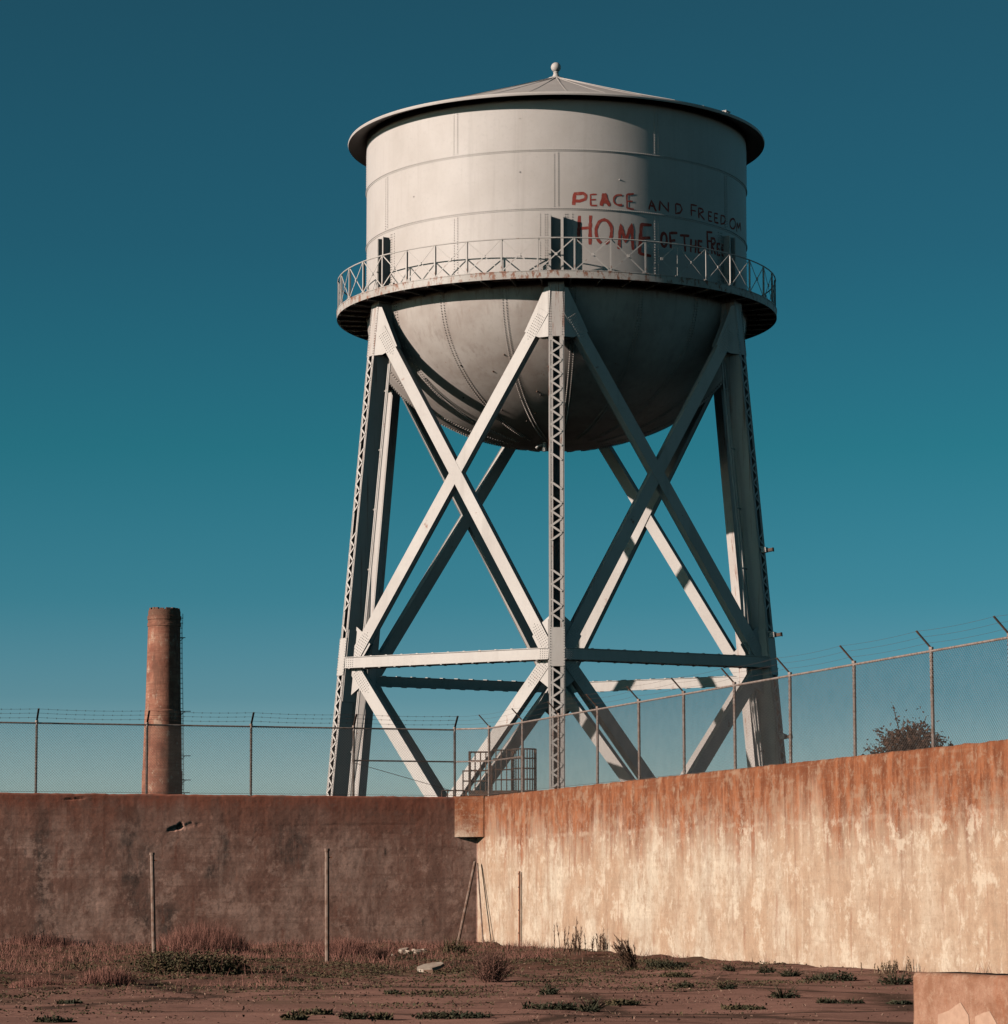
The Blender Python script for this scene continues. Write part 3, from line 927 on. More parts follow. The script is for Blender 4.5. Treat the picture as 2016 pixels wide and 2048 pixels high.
# railing
mb = MB()
pts = [pol(BR - .03, radians(9 * k / 2), 22.30) for k in range(81)]
mb.tube(pts, .022, 7, cap=False)
rail = TB(mb, 'railing', M['steel'])
mb = MB()
mb.obox((0, -(BR - .03), 21.765), V(.026, 0, 0), V(0, .007, 0), V(0, 0, .545))
mb.obox((.022, -(BR - .06), 21.765), V(.006, 0, 0), V(0, .03, 0), V(0, 0, .545))
mb.obox((0, -(BR - .055), 21.245), V(.10, 0, 0), V(0, .05, 0), V(0, 0, .012))
post0 = TB(mb, 'railing_post', M['steel'], rail)
mb = MB()
A, B = pol(BR - .035, radians(.3), 21.27), pol(BR - .035, radians(8.7), 22.27)
C, D = pol(BR - .050, radians(8.7), 21.27), pol(BR - .050, radians(.3), 22.27)
mb.beam(A, B, .035, .010, V(0, 0, 1)); mb.beam(C, D, .035, .010, V(0, 0, 1))
mid = (A + B) / 2
mb.obox(mid + V(0, -.01, 0), V(.045, 0, 0), V(0, .012, 0), V(0, 0, .045))
xb0 = TB(mb, 'cross_bracing', M['steel'], rail)
for k in range(40):
    a = radians(4.5 + 9 * k)
    d = post0 if k == 0 else dup(post0, rail); d.rotation_euler = (0, 0, a)
    d = xb0 if k == 0 else dup(xb0, rail); d.rotation_euler = (0, 0, a)

# --- legs
AX_L = V(0, .0965, 1).normalized()
ER_L = V(0, -1, .0965).normalized()
EX = V(1, 0, 0)
def LP(z, x=0, o=0): return V(0, -lr(z), z) + EX * x + ER_L * o
ZB, ZT = -1.7, 20.95
def leg_mesh():
    mb = MB()
    for s in (-1, 1):
        mb.beam(LP(ZB, s * .236), LP(ZT, s * .236), .022, .53, EX)
        for o in (-1, 1):
            mb.beam(LP(ZB, s * .178, o * .266), LP(ZT, s * .178, o * .266), .138, .022, EX)
        if s > 0:                            # closed plate on the inner side
            mb.beam(LP(ZB, 0, -.288), LP(ZT, 0, -.288), .50, .02, EX)
        for o in (-1, 1):                    # rivets up the flanges
            z = ZB + .3
            while z < ZT - .3:
                mb.rivet(LP(z, s * .19, o * .277), ER_L * o, .022, .018)
                z += .24
    return mb
def cap_mesh():
    mb = MB()
    mb.beam(LP(19.14), LP(20.97), .53, .575, EX)
    for s in (-1, 1):
        z = 19.2
        while z < 20.9:
            for xx in (.235, .18):
                mb.rivet(LP(z, s * xx, .288), ER_L, .02, .02)
            z += .085
    return mb
def splice_mesh():
    mb = MB()
    mb.beam(LP(8.45, 0, .292), LP(9.68, 0, .292), .50, .02, EX)
    for s in (-1, 1):
        mb.beam(LP(7.6, s * .263), LP(9.95, s * .263), .03, .50, EX)
        z = 7.7
        while z < 9.9:
            mb.rivet(LP(z, s * .21, .278 + (.024 if 8.45 < z < 9.68 else 0)), ER_L, .02, .02)
            z += .085
    return mb
def lacing_mesh(o, gaps=()):
    mb = MB()
    pitch = .235
    for s in (-1, 1):
        mb.beam(LP(ZB + .2, s * .2, o * .283), LP(19.0, s * .2, o * .283), .03, .012, EX)
    for (za, zb) in ((ZB + .2, 8.4), (9.75, 19.05)):
        z = zb; i = 0
        while z - pitch > za:
            s = 1 if i % 2 else -1
            zm = z - pitch / 2
            if not any(a < zm < b for a, b in gaps):
                mb.beam(LP(z, s * .17, o * .289), LP(z - pitch, -s * .17, o * (.291 if i % 2 else .303)), .062, .012, EX)
            z -= pitch; i += 1
    return mb
def gz(c): return 19.14 - ((700 + c / 3.12) - 675) * .01623
GAPS = [(gz(b), gz(a)) for a, b in ((610, 655), (705, 850), (900, 945), (1190, 1375), (1515, 1570))]
leg0 = TB(leg_mesh(), 'leg', M['leg'])
cap0 = TB(cap_mesh(), 'cap_plate', M['leg'], leg0)
spl0 = TB(splice_mesh(), 'splice_plate', M['steel'], leg0)
lac_front = TB(lacing_mesh(1, GAPS), 'lacing', M['steel'], leg0)
lac_full = TB(lacing_mesh(1, ((10.2, 10.7), (13.1, 13.9), (16.0, 16.3))), 'lacing', M['steel'], None)
mb = MB()
mb.beam(LP(-1.72), LP(-1.64), .95, .95, EX)
base0 = TB(mb, 'base_plate', M['rust_steel'], leg0)
mb = MB()
q = LP(-1.9)
mb.prism([(-.8, -.8), (.8, -.8), (.8, .8), (-.8, .8)], (q.x, q.y, 0), V(1, 0, 0), V(0, 1, 0), V(0, 0, 1), -2.6, -1.73)
foot0 = TB(mb, 'footing', M['wall_shade'], leg0)
# stub of the leg carried up the tank above the balcony
mb = MB()
for s in (-1, 1):
    mb.box(s * .165 - .014, s * .165 + .014, -(TR + .24), -(TR - .1), 21.17, 23.34 - .12)
    mb.box(s * .165 + (.0 if s > 0 else -.075), s * .165 + (.075 if s > 0 else 0), -(TR + .262), -(TR + .242), 21.17, 23.34 - .12)
mb.box(-.55, .55, -(TR + .045), -(TR - .3), 21.18, 21.62)
for s in (-1, 1):
    z = 21.25
    while z < 23.3:
        for xx in (.29, .36, .52):
            mb.rivet(V(s * xx, -sqrt((TR + .004) ** 2 - xx * xx) - (.044 if z < 21.6 else 0), z), V(s * xx / TR, -1, 0), .02, .022)
        z += .085
for k in range(13):
    mb.rivet(V(-.5 + k * .083, -(TR + .045), 21.55), V(0, -1, 0), .02, .022)
    mb.rivet(V(-.5 + k * .083, -(TR + .045), 21.45), V(0, -1, 0), .02, .022)
stub0 = TB(mb, 'wall_stub', M['steel'], leg0)
legs = [leg0]
for k in range(1, 6):
    d = leg0.copy(); COL.objects.link(d); d.parent = tower
    d.rotation_euler = (0, 0, radians(60 * k))
    for ch in (cap0, spl0, base0, foot0, stub0):
        q = ch.copy(); COL.objects.link(q); q.parent = d
    if k == 1:
        lac_full.parent = d
    else:
        q = lac_full.copy(); COL.objects.link(q); q.parent = d
    legs.append(d)

# --- braces, beams and gussets of one face, then copied round
R60 = Matrix.Rotation(radians(60), 3, 'Z')
def P0(z): return V(0, -lr(z), z)
def P1(z): return R60 @ P0(z)
hv = (P1(10) - P0(10)).normalized()
upv = ((P0(18) + P1(18)) - (P0(2) + P1(2))).normalized()
nv = hv.cross(upv).normalized()
if nv.dot(rad(radians(30))) < 0: nv = -nv
def brace(za, zb, flip, w, dep):
    A, B = (P0(za), P1(zb)) if not flip else (P1(za), P0(zb))
    if za > 15: A = A + nv * (.243 if dep > .28 else .266)
    d = (B - A).normalized()
    A2 = A + d * .42; B2 = B - d * .42
    mb = MB()
    wd = nv.cross(d).normalized()
    mb.beam(A2, B2, w, dep - .03, wd)
    for s in (-1, 1):                        # cover plates standing a little proud of the side channels
        mb.beam(A2 + nv * (s * dep / 2), B2 + nv * (s * dep / 2), w + .03, .016, wd)
    # rivet fields at both ends on the outer plate
    for E, dd in ((A, d), (B, -d)):
        for i in range(11):
            for j in range(5):
                if i > 7 and abs(j - 2) > 10 - i: continue
                mb.rivet(E + dd * (.62 + i * .085) + wd * ((j - 2) * .07) + nv * (dep / 2 + .008), nv, .021, .018)
    return mb
def beam_mesh():
    mb = MB()
    z = 8.85
    A, B = P0(z) + nv * .245, P1(z) + nv * .245
    A2, B2 = A + hv * .085, B - hv * .085
    mb.beam(A2, B2, .33, .26, upv)
    for s in (-1, 1):
        mb.beam(A2 + upv * (s * .175), B2 + upv * (s * .175), .02, .34, upv)
    L = (B2 - A2).length
    n = 13
    for k in range(n):
        p = A2 + hv * (L * (k + .5) / n)
        for s in (-1, 1):
            mb.obox(p + upv * (s * .193) + hv * (.12 * s), hv * .035, nv * .15, upv * .013)
    for E, s in ((A2, 1), (B2, -1)):
        for i in range(4):
            for j in range(5):
                mb.rivet(E + hv * (s * (.06 + i * .08)) + upv * ((j - 2) * .065) + nv * .13, nv, .02, .018)
    return mb
def gussets():
    out = []
    for side in (0, 1):
        e = hv if side == 0 else -hv
        P = P0 if side == 0 else P1
        for z, poly in ((19.14, [(.12, -.02), (.42, -.02), (.98, .22), (.30, 1.62), (.12, 1.66)]),
                        (8.85, [(.12, .19), (.60, .19), (.86, .62), (.55, 1.02), (.12, 1.36)]),
                        (8.85, [(.12, -.19), (.60, -.19), (.78, -.52), (.50, -.82), (.12, -1.10)])):
            for s in (-1, 1):
                mb = MB()
                if z > 15: mb.prism([(x if x > .2 else .085, y) for x, y in poly], P(z), e, upv, nv, (.372 if s > 0 else .10), (.352 if s > 0 else .118))
                else: mb.prism(poly, P(z), e, upv, nv, s * .118, s * .100)
                out.append(mb)
    return out
face_parts = []
face_parts.append(TB(brace(20.35, 8.6, False, .37, .30), 'diagonal_brace', M['steel']))
face_parts.append(TB(brace(20.35, 8.6, True, .37, .255), 'diagonal_brace', M['steel']))
face_parts.append(TB(brace(9.05, -1.9, False, .37, .30), 'diagonal_brace', M['steel']))
face_parts.append(TB(brace(9.05, -1.9, True, .37, .255), 'diagonal_brace', M['steel']))
face_parts.append(TB(beam_mesh(), 'horizontal_beam', M['steel']))
gs = gussets()
for i in range(0, len(gs), 2):               # outer and inner plate of one joint
    mb = gs[i]
    n = len(mb.v); mb.v += gs[i + 1].v; mb.f += [tuple(q + n for q in f) for f in gs[i + 1].f]
    face_parts.append(TB(mb, 'gusset_plate', M['steel']))
for k in range(1, 6):
    for fp in face_parts:
        d = dup(fp, tower); d.rotation_euler = (0, 0, radians(60 * k))

# --- small fittings
for z in (12.55, 9.75, 6.42):                # floodlights bracketed to the right-hand leg
    mb = MB()
    mb.obox(LP(z, -.06, .40), EX * .10, ER_L * .09, AX_L * .08)
    mb.obox(LP(z + .10, -.06, .34), EX * .15, ER_L * .05, AX_L * .015)
    fl = TB(mb, 'floodlight', M['lamp_white']); fl.rotation_euler = (0, 0, radians(60))
    mb = MB()
    mb.obox(LP(z - .02, -.02, .60), EX * .07, ER_L * .085, AX_L * .05)
    mb.obox(LP(z - .02, -.02, .69), EX * .055, ER_L * .010, AX_L * .065)
    TB(mb, 'lamp_hood', M['dark_steel'], fl)
for x, r in ((.42, .035), (.52, .03)):       # conduits clipped beside the left-hand leg
    mb = MB()
    mb.tube([LP(-1.6, x, -.22), LP(18.9, x, -.22)], r, 8)
    for z in range(0, 19, 2):
        mb.beam(LP(z, .25, -.22), LP(z, x, -.22), .05, .02, AX_L)
    TB(mb, 'conduit', M['steel'], legs[5])
for x, r in ((-.42, .035), (-.62, .03)):
    mb = MB()
    mb.tube([LP(-1.6, x, -.22), LP(18.9, x, -.22)], r, 8)
    for z in range(0, 19, 2):
        mb.beam(LP(z, -.25, -.22), LP(z, x, -.22), .05, .02, AX_L)
    TB(mb, 'conduit', M['steel'], legs[1])

# plants: kind, label, x, y, width, height
PLANTS = [
  ('bush', 'wide dark green leafy bush with dry stems, in front of the left pole', -5.91, 57.56, 2.05, 0.39),
  ('dry', 'reddish dry scrub clump at the far left edge under the wall', -12.63, 80.78, 2.50, 0.77),
  ('dry', 'pale reddish dry grass clump standing left of the wide green bush', -6.63, 50.72, 0.94, 0.49),
  ('dry', 'small orange-brown dry grass clump near the left edge, in front of the others', -7.72, 50.20, 0.93, 0.26),
  ('dry', 'reddish dry brush rising behind the wide green bush, against the wall', -7.48, 75.20, 2.33, 1.02),
  ('dry', 'reddish dry brush at the foot of the pole on open soil', -3.74, 71.37, 1.33, 0.62),
  ('twig', 'dark brown twiggy shrub against the shaded wall, right of the pole on open soil', -2.89, 68.38, 0.52, 0.34),
  ('green', 'low green weeds by the pale rubble at the foot of the shaded wall', -2.07, 69.85, 0.69, 0.23),
  ('leafy', 'mixed green and brown weeds at the foot of the left leaning pole', -1.21, 73.51, 0.68, 0.48),
  ('twig', 'rounded red-brown twig bush standing below the corner where the walls meet', -0.22, 52.34, 0.46, 0.48),
  ('stalk', 'dry flower stalks with one stem far taller, in front of the cream wall', 1.67, 71.37, 0.82, 0.92),
  ('stalk', 'thin dry stalks between the two taller stalk clumps by the cream wall', 2.42, 73.51, 0.61, 0.53),
  ('stalk', 'broad plume of dark dry stalks leaning left before the cream wall', 2.51, 60.02, 0.51, 0.77),
  ('leafy', 'low green plant strip just right of the plume of dark dry stalks', 3.34, 61.91, 0.92, 0.18),
  ('green', 'small sprouting weed close to the lit wall base, left of the round weed pair', 4.40, 59.29, 0.21, 0.16),
  ('green', 'low rounded weed by the cream wall, left one of a close pair', 4.97, 57.56, 0.37, 0.15),
  ('green', 'taller spiky weed by the cream wall, right one of a close pair', 5.23, 55.29, 0.31, 0.24),
  ('leafy', 'dark sprawling weed strip between the spiky wall-edge weed and the low foreground wall', 5.75, 53.48, 0.97, 0.16),
  ('green', 'wide dark weed clump next to the left edge of the low foreground wall', 6.55, 50.72, 0.63, 0.23),
  ('stalk', 'pale feathery grass heads standing behind the weed clump by the low foreground wall', 7.29, 56.56, 0.65, 0.28),
  ('green', 'spiky dark green weed with an arching stem, middle of the bare slab', 3.55, 48.23, 0.34, 0.15),
  ('green', 'largest dark green spiky weed out on the bare slab right of centre', 4.12, 44.72, 0.45, 0.20),
  ('green', 'left of two flat spiky weeds side by side in the slab joint', 4.54, 42.59, 0.33, 0.10),
  ('green', 'right of two flat spiky weeds side by side in the slab joint', 4.89, 42.59, 0.37, 0.10),
  ('leafy', 'flat short weed in the slab joint touching the low foreground wall edge', 5.53, 42.41, 0.31, 0.07),
  ('leafy', 'thin flat weed line along the slab joint left of the bare right part', 3.19, 40.66, 0.60, 0.07),
  ('green', 'small dark weed tuft at the right end of the cracked slab', 2.95, 49.69, 0.28, 0.12),
  ('leafy', 'low leafy weed on the cracked slab below the plume of dark dry stalks', 3.13, 55.29, 0.55, 0.15),
  ('green', 'bushy dark weed at the crack end, centre front of the slab', 1.12, 40.16, 0.31, 0.22),
  ('leafy', 'long flat weed strip along the crack left of the bushy centre weed', 0.62, 40.66, 0.74, 0.12),
  ('green', 'upright small weed in the middle of the cracked slab under the twig bush', 0.70, 46.41, 0.29, 0.18),
  ('leafy', 'flat oval weed patch right of the bushy centre weed', 1.64, 42.05, 0.48, 0.11),
  ('green', 'tallest dark green weed clump in the front crack, left of centre', -1.86, 37.85, 0.42, 0.12),
  ('leafy', 'dark low weed joined to the right end of the tallest front crack weed', -1.52, 37.85, 0.29, 0.10),
  ('leafy', 'low green weed at the left end of the front crack row', -2.57, 37.42, 0.31, 0.10),
  ('leafy', 'flat dark weed strip behind the front crack row, left of centre', -2.44, 39.05, 0.45, 0.08),
  ('leafy', 'long flat weed strip in the front crack, right of the tallest clump', -0.65, 38.14, 1.00, 0.09),
  ('green', 'small green weed where soil meets slab, left of the pale broken slab', -1.72, 46.85, 0.26, 0.07),
  ('leafy', 'small dark weed on the brown soil right of the wide green bush', -3.69, 52.34, 0.34, 0.10),
  ('leafy', 'dark flat weed at the bottom left corner of the yard', -5.44, 36.72, 0.48, 0.07),
  ('leafy', 'small dark weed on bare soil in front of the pale dry clump', -6.06, 42.41, 0.35, 0.08),
  ('leafy', 'dark low weed right of the wide green bush, behind it on the soil', -4.55, 60.02, 0.40, 0.14),
]

# ------------------------------------------------------------------ brick chimney far behind the left wall
bt = NT('chimney_brick', .92, 0, .1)
x, y, z = bt.xyz()
cc = bt.mix(bt.step(bt.noise(.7, 7, .65), .38, .62), (.39, .175, .118), (.26, .105, .072))
cc = bt.mix(bt.math('MULTIPLY', bt.step(bt.noise(1.0, 5, .7, bt.mapv((.3, .3, 2.2))), .48, .66), .5), cc, (.40, .21, .145))
cc = bt.mix(bt.math('MULTIPLY', bt.step(bt.noise(1.5, 8, .75, bt.mapv((1, 1, .6))), .55, .64), .8), cc, (.52, .36, .27))
cc = bt.mix(bt.math('MULTIPLY', bt.step(bt.noise(1.0, 6, .7, bt.mapv((1.4, 1.4, .25), (3, 3, 3))), .53, .63), .6), cc, (.15, .075, .055))
cc = bt.mix(bt.math('MULTIPLY', bt.step(bt.math('ADD', z, bt.math('MULTIPLY', bt.noise(1.2, 5, .7), 3)), 26.4, 27.8), .7), cc, (.12, .07, .05))
row = bt.noise(1.0, 2, .5, bt.mapv((.8, .8, 7)))
cc = bt.mix(bt.math('MULTIPLY', bt.step(row, .5, .62), .35), cc, (.18, .085, .06))
bt.color(cc)
bt.bump(bt.math('ADD', bt.noise(1.0, 3, .6, bt.mapv((1.5, 1.5, 6))), bt.noise(5, 5, .7)), .5, .06)
M['brick'] = bt.m
ch = empty('brick_chimney', (-28.4, 250.0, -2.0), label='tall tapering reddish brick chimney stack standing beyond the shaded wall and fence', cat='chimney')
CZ = 2.0
mb = MB()
prof = [(1.95, 0), (1.66, 11.6), (1.55, 17.0), (1.545, 17.0), (1.40, 23.9 + CZ - 2 + .0), (1.36, 24.6)]
prof = [(1.93, 0), (1.80, 4), (1.68, 9.6), (1.67, 13.2), (1.62, 13.25), (1.52, 18.2), (1.47, 18.25), (1.40, 22.2), (1.345, 25.2)]
mb.lathe(prof, 72)
s_ = mb.build('shaft', M['brick'], ch); edge_split(s_, 30)
mb = MB()
mb.lathe([(1.33, 25.2), (1.40, 25.22), (1.40, 25.5), (1.36, 25.52), (1.36, 25.75), (1.41, 25.78), (1.41, 26.1), (1.345, 26.12), (1.345, 26.45), (1.30, 26.62), (.95, 26.62), (.95, 24.6)], 72)
q = mb.build('crown_band', M['brick'], ch); edge_split(q, 30)
for k in range(9):                           # broken coping bricks
    mb = MB()
    th = radians(-85 + 21 * k + random.uniform(-5, 5))
    mb.obox(pol(1.15, th, 26.66), tan_(th) * random.uniform(.1, .22), rad(th) * .12, V(0, 0, random.uniform(.05, .12)))
    mb.build('coping_brick', M['brick'], q)
lad = MB()                                   # climbing irons up the right side
def chr_(z):
    for (ra, za), (rb, zb) in zip(prof[:-1], prof[1:]):
        if za <= z <= zb: return ra + (rb - ra) * (z - za) / max(1e-6, zb - za)
    return 1.4
th = radians(84)
for s in (-.16, .16):
    lad.tube([pol(chr_(z) + .16, th, z) + tan_(th) * s for z in (2, 6, 10, 14, 18, 22, 25, 26.3)], .016, 5)
z = 2.0
while z < 26:
    a = pol(chr_(z) + .16, th, z)
    lad.tube([a - tan_(th) * .16, a + tan_(th) * .16], .02, 5)
    lad.tube([pol(chr_(z) - .05, th, z) + tan_(th) * .16, a + tan_(th) * .16], .025, 5)
    z += .42
lad.build('ladder', M['dark_steel'], ch)
for z, ln in ((24.3, .35), (18.15, .72), (14.45, .70), (12.45, .66), (11.4, .58)):
    mb = MB()
    r = chr_(z)
    mb.beam(pol(r - .05, th, z), pol(r + ln + .1, th, z), .06, .05, V(0, 0, 1))
    mb.beam(pol(r + .02, th, z - .28), pol(r + .30, th, z - .02), .045, .04, V(0, 0, 1))
    mb.build('bracket', M['dark_steel'], ch)

# ------------------------------------------------------------------ caged steel landing behind the corner
cg = empty('caged_landing', (0.0, 90.0, -2.0), label='dark steel landing with barred guard cage, seen over the corner of the walls', cat='cage')
def CG(mb, name):
    for v in mb.v: v.z += 2.0
    return mb.build(name, M['dark_steel'], cg)
mb = MB()
mb.box(-1.05, .98, -.5, .5, 4.30, 4.36)
mb.box(-1.05, .98, -.53, -.5, 4.26, 4.46); mb.box(-1.05, .98, .5, .53, 4.26, 4.46)
CG(mb, 'platform')
for px_, py_ in ((-1.0, -.45), (-1.0, .45), (.93, -.45), (.93, .45)):
    mb = MB()
    mb.box(px_ - .05, px_ + .05, py_ - .05, py_ + .05, -2.0, 4.30)
    CG(mb, 'leg')
mb = MB()                                    # left guard: heavy corner post and a grid
mb.box(-1.06, -.98, -.50, -.42, 4.36, 5.62)
for x in (-.86, -.70, -.54):
    mb.tube([(x, -.46, 4.36), (x, -.46, 5.60)], .02, 6)
for z in (5.60, 5.34, 5.05, 4.74):
    mb.tube([(-1.02, -.46, z), (-.40, -.46, z)], .024, 6)
for x, z in ((-.40, 5.60), (-.36, 5.2)):
    mb.tube([(x, -.46, 4.36), (x, -.46, z)], .026, 6)
CG(mb, 'guard_panel')
mb = MB()                                    # middle grid
for x in (-.24, -.08, .08, .22):
    mb.tube([(x, -.44, 4.36), (x, -.44, 5.66)], .017, 6)
for z in (5.66, 5.40, 5.08, 4.78):
    mb.tube([(-.34, -.44, z), (.26, -.44, z)], .02, 6)
CG(mb, 'guard_panel')
mb = MB()                                    # round cage on the right
for k in range(15):
    t = radians(-100 + 200 * k / 14)
    p = V(.60 + .36 * sin(t), -.05 - .36 * cos(t), 0)
    mb.tube([p + V(0, 0, 4.40), p + V(0, 0, 5.70)], .018, 6)
for z in (5.70, 5.42, 5.12, 4.80, 4.45):
    mb.tube([V(.60 + .36 * sin(radians(a)), -.05 - .36 * cos(radians(a)), z) for a in range(-100, 101, 10)], .022, 6)
CG(mb, 'ladder_cage')
mb = MB()                                    # stepped handrails falling to the left
for x0, x1, z in ((-1.24, -1.02, 5.04), (-1.22, -1.02, 4.74), (-1.85, -1.02, 4.46)):
    mb.tube([(x0, -.46, z), (x1, -.46, z)], .02, 6)
for x, za, zb in ((-1.22, 4.30, 5.04), (-1.68, 4.0, 4.46), (-1.50, 4.0, 4.46), (-1.85, 3.4, 4.46), (-1.12, 4.0, 4.46)):
    mb.tube([(x, -.46, za), (x, -.46, zb)], .02, 6)
mb.beam((-1.05, -.46, 4.30), (-3.3, -.46, 1.2), .2, .04, V(0, 0, 1))
CG(mb, 'stair_rail')

# ------------------------------------------------------------------ poles and scraps by the walls
def gpos(x, y): return V(x, y, ground_z(x, y))
def pole(name, base, top, r, label, cat, group=None, cap=True):
    e = empty(name, base, label=label, cat=cat, group=group)
    d = Vector(top) - Vector(base)
    b = MB(); b.tube([(0, 0, -.1), d], r, 10)
    s = b.build('shaft', M['pole'], e); edge_split(s)
    if cap:
        b = MB(); b.tube([d * .985, d * 1.008], r * 1.3, 10)
        b.build('cap', M['pole'], e)
        b = MB(); b.tube([d * .93 + V(-r * 1.2, -.01, 0), d * .93 + V(r * 2.2, -.01, 0)], r * .28, 6)
        b.build('eye_bolt', M['rust_steel'], e)
    return e
b = gpos(-8.46, 73.3)
pole('net_pole', b, V(-8.545, 73.3, 2.42), .052, 'free-standing weathered pole rising from behind the wide green bush', 'pole', 'free-standing net poles')
b = gpos(-3.87, 66.4)
pole('net_pole', b, V(-3.895, 66.4, 2.43), .050, 'free-standing weathered pole on open soil before the shaded wall', 'pole', 'free-standing net poles')
b = gpos(-1.28, 82.0)
pole('leaning_pole', b, V(-.80, 83.55, 2.30), .042, 'thick rusty pole leaning to the right into the wall corner', 'pole', cap=False)
b = gpos(-.56, 82.2)
pole('leaning_pole', b, V(-.735, 83.5, 2.26), .024, 'thin rusty rod leaning to the left into the wall corner', 'pole', cap=False)
# rusty channel post standing against the lit wall
p = WC + DR * 4.12 + NR * .07
e = empty('rusty_post', gpos(p.x, p.y), radians(-73), label='flat rusty steel post standing against the cream wall near the corner', cat='post')
mb = MB()
mb.box(-.034, .034, -.012, .0, -.1, 2.02); mb.box(-.034, -.026, .002, .03, -.1, 2.02); mb.box(.026, .034, .002, .03, -.1, 2.02)
mb.build('channel', simple('sun_bleached_rust', (.50, .24, .15), (.38, .17, .105), 6, .9), e)
mb = MB()
for z in (.4, 1.0, 1.6, 1.95):
    mb.rivet(V(0, -.012, z), V(0, -1, 0), .022, .02)
mb.build('bolts', M['dark_steel'], e)

# tilted pale slab on the soil
p = gpos(-1.42, 58.4)
pb = simple('pale_slab', (.50, .40, .32), (.36, .26, .20), 5)
mb = MB()
nseg = 9
top = []
for i in range(nseg):
    t = 2 * pi * i / nseg
    top.append((.27 * cos(t) * (1 + .25 * noise.noise(V(i, 1, 1))), .30 * sin(t) * (1 + .3 * noise.noise(V(i, 4, 1)))))
ax, ay, az = V(1, 0, .17).normalized(), V(0, 1, .16).normalized(), V(-.17, -.16, 1).normalized()
mb.prism(top, (0, 0, .10), ax, ay, az, -.03, .03)
sl = empty('broken_slab', p, label='pale broken slab tilted up on a stone, lying on the soil in front of the corner', cat='rubble')
mb.build('slab', pb, sl)
mb = MB()
mb.prism([(-.10, -.08), (.08, -.10), (.11, .07), (-.05, .10)], (-.02, -.2, 0), V(1, 0, 0), V(0, 1, 0), V(0, 0, 1), -.05, .055)
mb.build('stone', M['rust_steel'] if False else simple('brown_stone', (.30, .17, .12), (.2, .11, .08), 9), sl)

# pale rubble heap at the foot of the shaded wall
for i in range(9):
    x = -2.28 + random.uniform(-.42, .5); y = 74.5 + random.uniform(-1.8, .7)
    r = random.uniform(.05, .13)
    mb = MB()
    pts = []
    for k in range(7):
        t = 2 * pi * k / 7
        pts.append((r * cos(t) * random.uniform(.75, 1.2), r * .8 * sin(t) * random.uniform(.75, 1.2)))
    mb.prism(pts, (0, 0, 0), V(1, 0, random.uniform(-.2, .2)), V(0, 1, random.uniform(-.2, .2)), V(0, 0, 1), -.04, r * random.uniform(.5, .9))
    o = mb.build('rubble_stone', pb)
    o.location = gpos(x, y)
    tag(o, 'small pale rubble stone among the weeds at the foot of the shaded wall', 'stone', 'pale rubble stones at the foot of the shaded wall')

# ------------------------------------------------------------------ low foreground wall, bottom right
ft = NT('foreground_concrete', .92, 0, .12)
c = ft.mix(ft.step(ft.noise(2.6, 8, .72), .40, .60), (.42, .225, .15), (.30, .14, .085))
c = ft.mix(ft.math('MULTIPLY', ft.step(ft.noise(9, 8, .75), .48, .66), .65), c, (.50, .315, .22))
c = ft.mix(ft.math('MULTIPLY', ft.step(ft.noise(40, 5, .75), .54, .68), .6), c, (.24, .11, .07))
c = ft.mix(ft.math('MULTIPLY', ft.step(ft.noise(1.0, 5, .7, ft.mapv((3, 3, .8), (2, 2, 2))), .55, .68), .5), c, (.34, .12, .06))
ft.color(c)
ft.bump(ft.math('ADD', ft.noise(9, 6, .7), ft.math('MULTIPLY', ft.noise(45, 4, .7), .5)), .6, .025)
fw = empty('low_wall', (3.37, 25.0, -.05), radians(-64), label='low rough concrete wall stub with two pale patches, bottom right foreground', cat='wall')
def fg(nm, L, th, H, step):
    nu, nz = int(L / step), int(H / step)
    vs, fs = [], []
    rows = []
    for j in range(nz + 1):
        z = H * j / nz
        row = []
        for i in range(nu + 1):
            u = L * i / nu
            zt = z + (.010 * noise.noise(V(u * 3, 1, 1)) + .006 * noise.noise(V(u * 11, 3, 1))) * (z / H)
            row.append((u + .012 * noise.noise(V(2, z * 5, 1)) * (1 if i == 0 else 0), .002 * noise.noise(V(u * 4, z * 4, 7)) + .0015 * noise.noise(V(u * 15, z * 15, 7)) + (.02 if j == nz else 0), zt))
        rows.append(row)
    vs = [v for r in rows for v in r]
    W = nu + 1
    for j in range(nz):
        for i in range(nu):
            a = j * W + i
            fs.append((a, a + 1, a + W + 1, a + W))
    b = len(vs)
    vs += [(L * i / nu, th, H + .008 * noise.noise(V(i * .3, 2, 2))) for i in range(W)] + [(L * i / nu, th, 0) for i in range(W)]
    for i in range(nu):
        fs.append((nz * W + i, nz * W + i + 1, b + i + 1, b + i)); fs.append((b + i, b + i + 1, b + W + i + 1, b + W + i))
    for i, rv in ((0, True), (nu, False)):
        f = [j * W + i for j in range(nz + 1)] + [b + i, b + W + i]
        fs.append(tuple(reversed(f)) if rv else tuple(f))
    return mesh_obj(nm, vs, fs, ft.m, fw, smooth=True)
body = fg('body', 7.0, .45, .955, .03)
patch_m = simple('pale_repair_paint', (.53, .33, .235), (.47, .285, .20), 14, .9)
for poly in ([(.35, .42), (.36, .625), (.52, .665), (.68, .735), (.79, .635), (.81, .42)],
             [(.87, .40), (.88, .63), (1.0, .665), (1.08, .68), (1.17, .59), (1.21, .40)],
             [(1.5, .1), (1.48, .62), (1.8, .60), (1.82, .1)]):
    mb = MB()
    mb.prism(poly, (0, -.0055, 0), V(1, 0, 0), V(0, 0, 1), V(0, 1, 0), 0, .02)
    mb.build('pale_patch', patch_m, fw)
